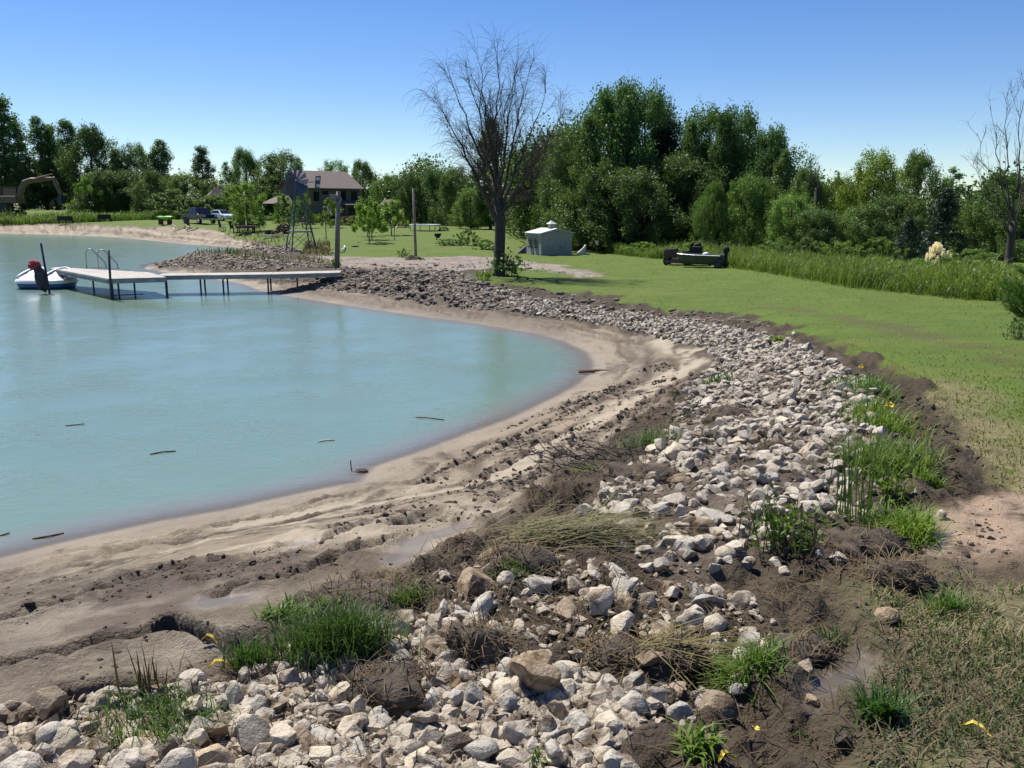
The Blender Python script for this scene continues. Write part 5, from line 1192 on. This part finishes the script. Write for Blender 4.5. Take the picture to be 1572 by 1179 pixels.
MB().box((0, 0, 1.6), (2.4, 2.4, 3.2)).build('wall', MAT_SIDING, gar); MB().loft([[(-1.4, -1.4, 3.2), (1.4, -1.4, 3.2), (1.4, 1.4, 3.2), (-1.4, 1.4, 3.2)], [(-.3, -.3, 4.5), (.3, -.3, 4.5), (.3, .3, 4.5), (-.3, .3, 4.5)]]).build('roof', MAT_SHINGLE, gar)
sxx, syy = at_y(830.5, 390, 56)[:2]; sz = G(sxx + .6, syy) - .02; shd = thing('garden_shed', 'small grey board shed with pale roof and cupola', 'shed', (sxx, syy, sz), R(25))
We, Wr, Wg, Wd_ = at_y(831, 358.5, 56)[2] - sz, at_y(856, 352, 56)[2] - sz, 2.28, 2.15
MB().prism([(0, -.1), (Wg, -.1), (Wg, We), (Wg / 2, Wr), (0, We)], 'y', 0, Wd_).build('wall', MAT_SHED, shd)
k_ = (Wr - We) / (Wg / 2); mb = MB()
for s in (0, 1):
    e = -.12 if s == 0 else Wg + .12; a = [(e, -.1, We - .12 * k_ + .004), (e, Wd_ + .1, We - .12 * k_ + .004), (Wg / 2, Wd_ + .1, Wr + .004), (Wg / 2, -.1, Wr + .004)]; mb.loft([a, [(p[0], p[1], p[2] + .05) for p in a]])
mb.build('roof', MAT_SHEDROOF, shd)
for yy in (.72, 1.45):
    wall_window(shd, (-.01, yy, We * .60), .34, .46, 'x', MAT_SHED); MB().box((-.10, yy, We * .60 - .32), (.14, .42, .10)).build('flower_box', MAT_DARKSTEEL, shd)
d = MB().box((1.72, -.02, .48), (.62, .05, .92)).build('door', MAT_SHED, shd); MB().box((1.52, -.06, .5), (.05, .04, .12)).build('handle', MAT_DARKSTEEL, d)
cup = MB().box((Wg / 2, .75, Wr + .15), (.34, .34, .36)).build('cupola', MAT_SHED, shd); MB().loft([[(Wg / 2 + a * .27, .75 + b * .27, Wr + .33) for a, b in ((-1, -1), (1, -1), (1, 1), (-1, 1))], [(Wg / 2 + a * .10, .75 + b * .10, Wr + .45) for a, b in ((-1, -1), (1, -1), (1, 1), (-1, 1))], [(Wg / 2 + a * .015, .75 + b * .015, Wr + .56) for a, b in ((-1, -1), (1, -1), (1, 1), (-1, 1))]]).build('cupola_roof', MAT_SHEDROOF, cup)
# bits beside the shed
x, y = cast(800, 389); o = thing('tilted_bench', 'dark tilted board leaning on a red brown box left of the shed', 'garden bench', (x, y, G(x, y)), .3)
MB().prism([(-.35, 0), (.3, 0), (.3, .5)], 'y', -.2, .2).build('board', MAT_DARKSTEEL, o); MB().box((.48, 0, .14), (.3, .3, .28)).build('box', MAT_REDBROWN, o)
x, y = cast(892, 391); o = thing('stone_ornament', 'pale grey slanting garden ornament right of the shed', 'ornament', (x, y, G(x, y)), .2)
MB().loft([rr_ring(.30, .2, 0, 16), rr_ring(.26, .18, .2, 16, 2.5, .05), rr_ring(.12, .1, .45, 16, 2.5, .22), rr_ring(.05, .05, .66, 16, 2, .30)]).build('body', MAT_SLAB, o, True); MB().box((.42, 0, .06), (.3, .2, .12)).build('foot_stone', MAT_SLAB, o, bevel=.03)
x, y = cast(916, 390); o = thing('bird_house', 'pale bird house on a thin dark pole against dark trees', 'bird house', (x, y, G(x, y)))
MB().tube([(0, 0, -.1), (0, 0, .62)], .02, 6).build('pole', MAT_DARKSTEEL, o); MB().box((0, 0, .70), (.13, .13, .18)).build('box', MAT_VANEW, o); MB().loft([[(-.1, -.1, .79), (.1, -.1, .79), (.1, .1, .79), (-.1, .1, .79)], [(-.01, -.01, .9), (.01, -.01, .9), (.01, .01, .9), (-.01, .01, .9)]]).build('roof', MAT_SHED, o)

# ------------------------------------------------------------------ vehicles
def wheel(par, c, r_, w, axis='y', rim=MAT_CHROME):
    t = MB().disc(c, r_, w, axis).build('wheel', MAT_BLACK, par); MB().disc(c, r_ * .58, w + .03, axis, 12).build('rim', rim, t); return t
x, y = at_y(306, 340, 103)[:2]; pk = thing('pickup_truck', 'black four door pickup truck parked on the far lawn', 'pickup truck', (x, y, G(x, y)), R(-44))
MB().prism([(-2.75, .45), (2.7, .45), (2.75, .75), (2.65, 1.08), (1.45, 1.18), (-2.75, 1.16)], 'y', -.95, .95).build('body', MAT_NAVY, pk, bevel=.06)
MB().loft([[(-.75, -.9, 1.165), (1.5, -.9, 1.165), (1.5, .9, 1.165), (-.75, .9, 1.165)], [(-.55, -.75, 1.86), (.75, -.75, 1.86), (.75, .75, 1.86), (-.55, .75, 1.86)]]).build('cab', MAT_NAVY, pk, bevel=.05)
for s in (-1, 1):
    for xa, xb in ((-.52, .12), (.2, 1.1)):
        V = [(xa, s * .93, 1.22), (xb, s * .93, 1.22), (min(xb, .72), s * .80, 1.74), (xa + .06, s * .80, 1.74)]; MB().loft([V, [(p[0], p[1] - s * .05, p[2]) for p in V]]).build('side_window', MAT_GLASS, pk)
V = [(1.47, -.8, 1.22), (1.47, .8, 1.22), (.86, .68, 1.78), (.86, -.68, 1.78)]; MB().loft([V, [(p[0] + .03, p[1], p[2] + .02) for p in V]]).build('windscreen', MAT_GLASS, pk)
for s in (-1, 1): MB().box((2.73, s * .72, .92), (.08, .34, .18)).build('headlight', MAT_LAMP, pk)
MB().box((2.78, 0, .55), (.16, 1.9, .2)).build('bumper', MAT_CHROME, pk); MB().box((-2.80, 0, .55), (.14, 1.9, .18)).build('bumper', MAT_CHROME, pk)
for sx in (-1.75, 1.75):
    for s in (-1, 1): wheel(pk, (sx, s * .84, .40), .40, .26)
def car(lab, x, y, rz, L=4.5):
    o = thing('white_car', lab, 'car', (x, y, G(x, y)), rz)
    MB().prism([(-2.2, .3), (2.15, .3), (2.25, .55), (2.1, .75), (1.0, .92), (-1.7, .98), (-2.25, .85)], 'y', -.88, .88).build('body', MAT_CARWHITE, o, bevel=.07)
    MB().loft([[(-1.75, -.82, .93), (1.05, -.82, .90), (1.05, .82, .90), (-1.75, .82, .93)], [(-1.05, -.62, 1.42), (.25, -.62, 1.42), (.25, .62, 1.42), (-1.05, .62, 1.42)]]).build('cabin', MAT_CARWHITE, o, bevel=.06)
    V = [(1.0, -.72, .95), (1.0, .72, .95), (.32, .58, 1.38), (.32, -.58, 1.38)]; MB().loft([V, [(p[0] + .05, p[1], p[2] + .03) for p in V]]).build('windscreen', MAT_GLASS, o)
    for s in (-1, 1):
        V = [(-1.35, s * .79, .99), (.75, s * .79, .97), (.25, s * .65, 1.37), (-1.0, s * .65, 1.37)]; MB().loft([V, [(p[0], p[1] + s * .03, p[2]) for p in V]]).build('side_window', MAT_GLASS, o)
        MB().box((2.17, s * .6, .66), (.10, .36, .12)).build('headlight', MAT_LAMP, o)
        for sx in (-1.35, 1.4): wheel(o, (sx, s * .80, .31), .31, .2)
    return o
x, y = at_y(341, 336, 116)[:2]; car('white sedan parked right of the black pickup', x, y, R(-38))
x = at_y(56 + 47, 312, 150)[0]; car('white car half hidden behind the excavator bucket', x, 150, R(20)).location.z = at_y(103, 312, 150)[2] - .3
# excavator
EY = 134; ez = G(at_y(30, 320, EY)[0], EY); ex0 = at_y(30, 320, EY); U = EY / FPX
exc = thing('excavator', 'faded yellow excavator with raised bent boom in the weeds at far left', 'excavator', (ex0[0], EY, ez))
def E(px, py, yy=0): return Vector(((px - 30) * U, yy, at_y(px, py, EY)[2] - ez))
zb_, zt_ = E(0, 312).z, E(0, 301).z
MB().loft([[(-4.6, -1.3, zb_), (.35, -1.3, zb_), (.35, 1.3, zb_), (-4.6, 1.3, zb_)], [(-4.6, -1.3, zt_), (.25, -1.3, zt_), (.25, 1.3, zt_), (-4.6, 1.3, zt_)]]).build('body', MAT_YELLOW, exc, bevel=.08)
for s in (-1, 1): MB().prism([(-4.2, 0), (-.2, 0), (.3, .45), (-.1, .95), (-4.4, .95), (-4.8, .45)], 'y', s * 1.2 - .3, s * 1.2 + .3).build('track', MAT_BLACK, exc)
MB().box((-2.2, 0, zb_ * .5 + .45), (1.6, 1.6, max(.3, zb_ - .9))).build('undercarriage', MAT_DARKSTEEL, exc)
cz = E(0, 288).z; cb = MB()
for a in (-2.4, -.15):
    for b in (-.2, 1.2): cb.bar((a, b, zt_), (a, b, cz), .16)
cb.box((-1.28, .5, cz + .06), (2.6, 1.6, .14)); cab = cb.build('cab', MAT_YELLOW, exc); MB().box((-1.28, .5, (zt_ + cz) / 2), (2.0, 1.2, cz - zt_ - .2)).build('pane', MAT_GLASS, cab)
MB().box((-3.6, 0, zt_ + .9), (1.4, 1.6, 1.9)).build('engine_cover', MAT_DARKSTEEL, exc, bevel=.1)
MB().tube([E(31, 306), E(36, 290), E(42, 281), E(52, 277), E(88, 274)], [.42, .5, .5, .42, .26], 8).build('boom', MAT_YELLOW, exc)
MB().tube([E(84, 271, .1), E(89, 283, .1), E(94, 300, .1)], [.22, .38, .24], 6).build('stick', MAT_YELLOW, exc)
MB().prism([(E(90, 0).x, E(0, 302).z), (E(97, 0).x, E(0, 300).z), (E(97, 0).x, E(0, 312).z), (E(91, 0).x, E(0, 314).z)], 'y', -.5, .6).build('bucket', MAT_DARKSTEEL, exc)
MB().tube([E(51, 276, -.1), E(72, 270.5, -.1), E(86, 267, -.1)], [.13, .13, .06], 6).build('hydraulic_cylinder', MAT_YELLOW, exc)
# jon boat on its trailer, mower
x, y = at_z(1081, 411, .47); bt = thing('jon_boat', 'olive flat bottomed boat with black outboard motor on the lawn', 'boat', (x, y + .5, G(x, y) + .20), R(-28))
def sec(xx, wb, wt, zb, zt): return [(xx, -wb, zb), (xx, wb, zb), (xx, wt, zt), (xx, -wt, zt)]
S_ = [sec(-1.45, .30, .42, .30, .52), sec(-1.1, .42, .56, .10, .50), sec(-.3, .50, .64, .03, .47), sec(1.25, .50, .64, .02, .46)]
hull = MB(); V = [p for s in S_ for p in s]; F = []
for i in range(3):
    b = i * 4; F += [(b, b + 1, b + 5, b + 4), (b + 1, b + 2, b + 6, b + 5), (b + 3, b, b + 4, b + 7)]
F += [(0, 3, 2, 1), (12, 13, 14, 15)]; hull.add(V, F); bt.scale = (.84, .9, .95); ho = hull.build('hull', MAT_BOAT, bt); m = ho.modifiers.new('t', 'SOLIDIFY'); m.thickness = .03
mb = MB()
for s in (-1, 1): mb.tube([(p[3][0], s * abs(p[3][1]), p[3][2]) for p in S_], .025, 6)
mb.build('gunwale', MAT_STEEL, bt)
for xx in (-.6, .4): MB().box((xx, 0, .36), (.28, 1.16, .04)).build('bench_seat', MAT_BOAT, bt)
MB().loft([rr_ring(.16, .14, .62, 14, 2.6, 1.45), rr_ring(.20, .17, .80, 14, 2.6, 1.45), rr_ring(.15, .13, .95, 14, 2.6, 1.42)]).build('motor_cowl', MAT_BLACK, bt, True)
MB().prism([(1.34, .62), (1.54, .62), (1.50, .05), (1.62, -.12), (1.38, -.12), (1.40, .05)], 'y', -.06, .06).build('motor_leg', MAT_BLACK, bt)
MB().tube([(1.3, 0, .78), (.95, .1, .84)], .025, 6).build('tiller', MAT_BLACK, bt)
MB().loft([rr_ring(.22, .16, .385, 14, 2.5, .2), rr_ring(.2, .14, .56, 14, 2.5, .22), rr_ring(.05, .05, .62, 14, 2, .25)]).build('white_bag', MAT_WHITE, bt, True)
tr_ = thing('boat_trailer', 'low black trailer carrying the olive boat', 'trailer', (x, y + .5, G(x, y)), R(-28))
mb = MB(); mb.bar((-2.0, 0, .22), (1.2, 0, .16), .07); mb.bar((.5, -.6, .17), (.5, .6, .17), .06); mb.build('frame', MAT_DARKSTEEL, tr_)
for s in (-1, 1): wheel(tr_, (1.0, s * .66, .21), .21, .13, rim=MAT_DARKSTEEL)
x, y = at_z(1043, 406, .47); mw = thing('lawn_tractor', 'dark riding lawn mower parked at the bow of the olive boat', 'lawn mower', (x - .05, y, G(x, y)), R(160)); mw.scale = (1.0, 1.1, 1.2)
MB().prism([(-.75, .34), (.72, .34), (.80, .45), (.74, .70), (.10, .74), (.02, .48), (-.72, .52)], 'y', -.26, .26).build('body', MAT_MOWER, mw, bevel=.03)
MB().prism([(-.62, .53), (-.22, .53), (-.25, .62), (-.56, .66), (-.66, 1.0), (-.76, 1.0), (-.70, .55)], 'y', -.24, .24).build('seat', MAT_BLACK, mw, bevel=.02)
MB().tube([(.08, 0, .72), (-.06, 0, .92)], .02, 6).build('steering_column', MAT_BLACK, mw); MB().tube([(-.08 + .02 * math.cos(a), .17 * math.sin(a), .93 + .14 * math.cos(a) * .5) for a in np.linspace(0, 6.283, 14)], .018, 6).build('steering_wheel', MAT_BLACK, mw)
MB().box((.0, 0, .20), (.72, .9, .14), taper=.9).build('mower_deck', MAT_MOWER, mw, bevel=.03)
MB().box((.79, 0, .58), (.04, .36, .14)).build('headlight', MAT_LAMP, mw)
for sx, r_, w in ((-.52, .25, .2), (.58, .18, .13)):
    for s in (-1, 1): wheel(mw, (sx, s * (.40 if sx < 0 else .36), r_), r_, w, rim=MAT_DARKSTEEL)
MB().box((-.98, .0, .62), (.42, .62, .46), taper=1.15).build('grass_bagger', MAT_BLACK, mw, bevel=.05); MB().loft([rr_ring(.2, .2, .86, 12, 2.2, -1.0), rr_ring(.15, .16, 1.0, 12, 2.2, -1.0)]).build('bagger_lid', MAT_BLACK, mw, True)

# ------------------------------------------------------------------ far lawn furniture
def bench(px, py, wpx, lab):
    x, y = at_y(px, py, 119)[:2]; w_ = wpx * y / FPX; o = thing('park_bench', lab, 'bench', (x, y, G(x, y)), R(6), 'black benches on the far bank')
    MB().box((0, .05, .45), (w_, .45, .06)).build('seat', MAT_BLACK, o); MB().box((0, -.22, .72), (w_, .05, .62)).build('backrest', MAT_BLACK, o)
    for s in (-1, 1):
        MB().box((s * w_ * .45, -.2, .22), (.08, .08, .5)).build('leg', MAT_BLACK, o); MB().box((s * w_ * .45, .24, .21), (.08, .08, .42)).build('leg', MAT_BLACK, o)
bench(101, 339, 22, 'black bench nearer the excavator on the far bank'); bench(161.5, 337.5, 19, 'black bench right of the first one, below the dark woods')
x, y = cast(254, 345); kr = thing('kayak_rack', 'low red brown wooden rack under the lime kayak', 'rack', (x, y, G(x, y)), R(-24)); kz = .62
for s in (-.7, .7): MB().box((s, 0, kz * .5), (.12, .7, kz)).build('leg', MAT_REDBROWN, kr)
MB().box((0, 0, kz - .12), (1.7, .12, .12)).build('rail', MAT_REDBROWN, kr)
ky = thing('kayak', 'lime green kayak resting on the low wooden rack', 'kayak', (x, y, G(x, y) + kz + .24), R(-24)); rg = []
for t in np.linspace(-1, 1, 13):
    w_ = .36 * max(.03, (1 - abs(t) ** 2.2)); zc = .12 * abs(t) ** 3; rg.append([(1.3 * t, w_ * math.cos(a), zc + .20 * math.sin(a) * max(.1, 1 - abs(t) ** 3)) for a in np.linspace(0, 6.283, 14, False)])
MB().loft(rg).build('hull', MAT_LIME, ky, True); MB().loft([rr_ring(.42, .2, .19, 16, 2), rr_ring(.44, .22, .24, 16, 2)]).build('cockpit_rim', MAT_BLACK, ky, True)
def chair(px, py, rz, lab, grp, mat=MAT_WICKER, hi=1.0, name='patio_chair'):
    x, y = cast(px, py); o = thing(name, lab, 'chair', (x, y, G(x, y)), rz, grp); MB().box((0, 0, .42), (.55, .55, .05)).build('seat', mat, o)
    MB().box((0, .27, .42 + .32 * hi), (.55, .05, .66 * hi), Matrix.Rotation(-.2, 3, 'X')).build('backrest', mat, o)
    for s in (-1, 1):
        MB().box((s * .27, -.02, .64), (.06, .6, .04)).build('armrest', mat, o)
        for t in (-.24, .26): MB().bar((s * .25, t, 0), (s * .25, t * .9, .42), .05).build('leg', MAT_BLACK, o)
PG = 'chairs around the patio table'
chair(341.5, 355, 1.5, 'leftmost patio chair, standing apart from the table', PG, hi=1.15); chair(359, 357, 1.2, 'patio chair at the left end of the pinkish table', PG, hi=1.1)
chair(395, 355, -1.3, 'patio chair at the right end of the pinkish table', PG, hi=1.1); chair(372, 352, 0, 'patio chair behind the left half of the pinkish table', PG)
chair(386, 352, .2, 'patio chair behind the right half of the pinkish table', PG)
x, y = cast(378, 358); tb = thing('patio_table', 'long dark table with a pinkish top on the far lawn', 'table', (x, y, G(x, y)), .05); MB().box((0, 0, .74), (1.75, .9, .05)).build('tabletop', MAT_TABLETOP, tb)
MB().box((0, 0, .60), (1.65, .8, .22)).build('apron', MAT_REDBROWN, tb)
for a in (-.75, .75):
    for b in (-.35, .35): MB().box((a, b, .25), (.1, .1, .5)).build('leg', MAT_BLACK, tb)
for px, lab in ((381, 'small dark pot on the left of the patio table top'), (385.5, 'small dark pot on the right of the patio table top')):
    xx = at_y(px, 350, y)[0]; o = MB().loft([rr_ring(.09, .09, 0, 12, 2), rr_ring(.13, .13, .12, 12, 2), rr_ring(.10, .10, .2, 12, 2)]).build('flower_pot', MAT_BLACK, None, True); o.location = (xx, y, G(x, y) + .766); tag(o, lab, 'pot', 'pots on the patio table')
chair(288, 352, .4, 'brown adirondack chair between the two loungers', 'chairs before the pickup', MAT_WICKER, 1.25, 'adirondack_chair')
for px, py, lab in ((276, 352, 'low pale lounger left of the adirondack chair'), (296, 353, 'low pale lounger right of the adirondack chair')):
    x, y = cast(px, py); o = thing('lounger', lab, 'lounger', (x, y, G(x, y)), R(8), 'loungers before the pickup'); MB().box((0, 0, .30), (1.1, .55, .05)).build('seat', MAT_SLAB, o); MB().box((-.62, 0, .45), (.5, .55, .05), Matrix.Rotation(.75, 3, 'Y')).build('backrest', MAT_SLAB, o)
    for a in (-.45, .45):
        for b in (-.22, .22): MB().bar((a - .08, b, 0), (a + .08, b, .28), .04).build('leg', MAT_SLAB, o)
# fire wood and fire ring
x, y = cast(432, 359); rw = np.random.default_rng(12); lz = G(x, y)
for q in range(34):
    t = q / 34; zz = .10 + .17 * (q % 5); xx = x + rw.uniform(-.85, .85) * (1 - zz * .75) + .25 * zz; lo_ = rw.uniform(.45, .7); a = rw.normal(0, .35) + (1.4 if q % 3 else .2)
    o = MB().tube([(-lo_ / 2, 0, 0), (lo_ / 2, 0, 0)], rw.uniform(.06, .1), 7).build('split_log', MAT_LOG); o.location = (xx, y + rw.uniform(-.4, .5), lz + zz); o.rotation_euler = (0, rw.normal(0, .25), a)
    tag(o, 'reddish brown split log in the heap left of the windmill', 'log', 'fire wood heap by the windmill')
x, y = cast(413, 359); o = MB().loft([rr_ring(.42, .40, 0, 18, 2), rr_ring(.45, .43, .36, 18, 2), rr_ring(.36, .34, .36, 18, 2), rr_ring(.34, .32, .05, 18, 2)]).build('fire_ring', MAT_BLACK, None, True); o.location = (x, y, G(x, y)); tag(o, 'dark round fire ring left of the log heap', 'fire pit')
x, y = cast(430, 362); o = MB().prism([(-1.6, -.35), (1.7, -.6), (2.0, -.1), (-1.4, .15)], 'z', -.05, .08).build('stone_slab', MAT_SLAB); o.location = (x, y - .3, G(x, y)); tag(o, 'long pale flat slab in front of the log heap', 'slab')
# trampoline, fire bowl, edging stones, hose
x, y = cast(657, 356); y += 3; tpz = G(x, y); w_ = 24 * y / FPX; hgt = max(.6, at_y(650, 347, y)[2] - tpz); o = thing('trampoline', 'round trampoline with pale blue rim before the dark trees', 'trampoline', (x - .6, y, tpz))
MB().loft([rr_ring(w_, w_, hgt, 32, 2), rr_ring(w_, w_, hgt + .07, 32, 2), rr_ring(w_ * .86, w_ * .86, hgt + .08, 32, 2), rr_ring(w_ * .86, w_ * .86, hgt, 32, 2)]).build('rim_pad', MAT_TRAMP, o, True)
MB().disc((0, 0, hgt + .02), w_ * .87, .02, 'z', 32).build('mat', MAT_BLACK, o)
for k in range(6): a = k * math.pi / 3 + .3; MB().bar((w_ * .93 * math.cos(a), w_ * .93 * math.sin(a), 0), (w_ * .95 * math.cos(a), w_ * .95 * math.sin(a), hgt), .07).build('leg', MAT_STEEL, o)
x, y = cast(672, 368); o = thing('fire_bowl', 'black conical fire bowl alone on the open lawn', 'fire bowl', (x, y, G(x, y)))
MB().loft([rr_ring(.10, .10, .14, 16, 2), rr_ring(.26, .26, .32, 16, 2), rr_ring(.33, .33, .52, 16, 2), rr_ring(.29, .29, .52, 16, 2)]).build('bowl', MAT_BLACK, o, True)
for k in range(3): a = k * 2.1; MB().bar((.24 * math.cos(a), .24 * math.sin(a), 0), (.12 * math.cos(a), .12 * math.sin(a), .2), .04).build('leg', MAT_BLACK, o)
for px, py, n in ((428, 339, 12), (505, 344, 10), (606, 350, 9)):
    for q in range(n):
        x, y = cast(px + (q - n / 2) * 6.2, py + .06 * (q - n / 2) * 6.2 * (1 if px < 600 else .2)); me = HI[q % len(HI)][1]; o = link('edging_stone', me, None, (x, y, G(x, y) + .08)); s_ = random.uniform(.16, .26); o.scale = (s_ * 1.4, s_, s_ * .8); o.rotation_euler[2] = random.uniform(0, 6); o.color = (1.2, 1.15, 1.1, 1)
        tag(o, {428: 'whitish edging stone of the bed below the left porch', 505: 'whitish edging stone of the bed behind the dark stake', 606: 'whitish edging stone of the bed behind the wide sapling'}[px], 'stone', {428: 'edging below the porch', 505: 'edging behind the stake', 606: 'edging behind the sapling'}[px])
x, y = cast(520, 391); pts = [np.array(cast(a, b)) - np.array([x, y]) for a, b in ((503, 390), (512, 389), (521, 388.5), (527, 386), (530, 381.5), (528.5, 380))]
o = MB().tube([(p[0], p[1], .06 + .03 * i) for i, p in enumerate(pts)], .045, 6).build('white_pipe', MAT_VANEW, None, True); o.location = (x, y, G(x, y)); tag(o, 'curved white pipe lying on the lawn right of the weathered post', 'pipe')
x, y = cast(545, 379); o = MB().loft([rr_ring(.28, .16, 0, 14, 2.4), rr_ring(.24, .13, .08, 14, 2.4), rr_ring(.1, .06, .11, 14, 2.4)]).build('lawn_drain', MAT_SOIL, None, True); o.location = (x, y, G(x, y)); tag(o, 'small dark lump on the open lawn right of the white pipe', 'dirt clod')
# floating and stranded sticks in the pond
def stick(pxs, lab, rad=.02, mat=MAT_LOG, z=.005, nm='floating_stick'):
    q = [np.array(at_z(a, b, 0)) for a, b in pxs]; o = MB().tube([(p[0] - q[0][0], p[1] - q[0][1], 0.01 * (i % 2)) for i, p in enumerate(q)], rad, 6).build(nm, mat, None, True); o.location = (q[0][0], q[0][1], z); tag(o, lab, 'stick', 'sticks in the pond')
stick([(230, 698), (250, 695), (270, 693)], 'pale stick floating in the open water left of centre', .010); stick([(638, 641), (655, 642), (682, 645)], 'thin dark stick floating near the right shore', .009)
stick([(487, 679), (500, 677), (514, 676)], 'stick with a white end floating before the near shore', .010, MAT_SLAB); stick([(50, 828), (75, 825), (98, 819)], 'knobbly wet stick at the near water edge on the left', .010)
stick([(0, 823), (15, 820)], 'short stick cut by the left edge at the near water', .008); stick([(888, 572), (915, 571), (955, 573)], 'dark log lying half in the water at the right tip', .06); stick([(100, 654), (130, 652)], 'dark weed tip breaking the surface on the left', .008)
x, y = at_z(549, 723, 0); o = thing('twig_snag', 'small upright twig and clump standing in the shallow near shore', 'twig', (x, y, -.03)); MB().tube([(-.08, 0, 0), (-.09, 0, .18)], .008, 5).build('twig', MAT_TWIG, o); V, F = CL[1]; link('clump', fast_mesh('clump', V * np.array([.11, .07, .05]) + np.array([.06, 0, .03]), F, MAT_SOIL, False), o)
V, F = CL[2]; x, y = at_z(448, 735, 0)
o = link('sunken_weed', fast_mesh('sunken_weed', V * np.array([.34, .14, .03]), F, MAT_SOIL, True), None, (x, y, -.048)); tag(o, 'dark weed patch just below the surface near the shore', 'water weed')
# bare brush tangled over the bank
rb = np.random.default_rng(21); x, y = cast(960, 718); o = thing('brush_pile', 'tangle of bare grey branches over dark sod on the bank', 'branches', (x, y, G(x, y) + .03)); mb = MB()
for q in range(26):
    a = rb.uniform(2.2, 3.4) if q < 14 else rb.uniform(0, 6.3); l = rb.uniform(.25, .65); p = np.array([rb.normal(0, .28), rb.normal(0, .22), .02]); d = np.array([math.cos(a), math.sin(a) * .6, rb.uniform(.1, .5)]); pts = [p + d * l * t + rb.normal(0, .02, 3) + np.array([0, 0, -.18 * l * t * t]) for t in np.linspace(0, 1, 6)]
    mb.tube(pts, [.0055 * (1 - .8 * t) + .0015 for t in np.linspace(0, 1, 6)], 5, False)
    for w_ in range(4): b = pts[rb.integers(2, 5)]; mb.tube([b, b + d * .1 + rb.normal(0, .06, 3), b + d * .2 + rb.normal(0, .08, 3)], [.003, .0025, .0015], 4, False)
mb.build('branches', MAT_TWIG, o)
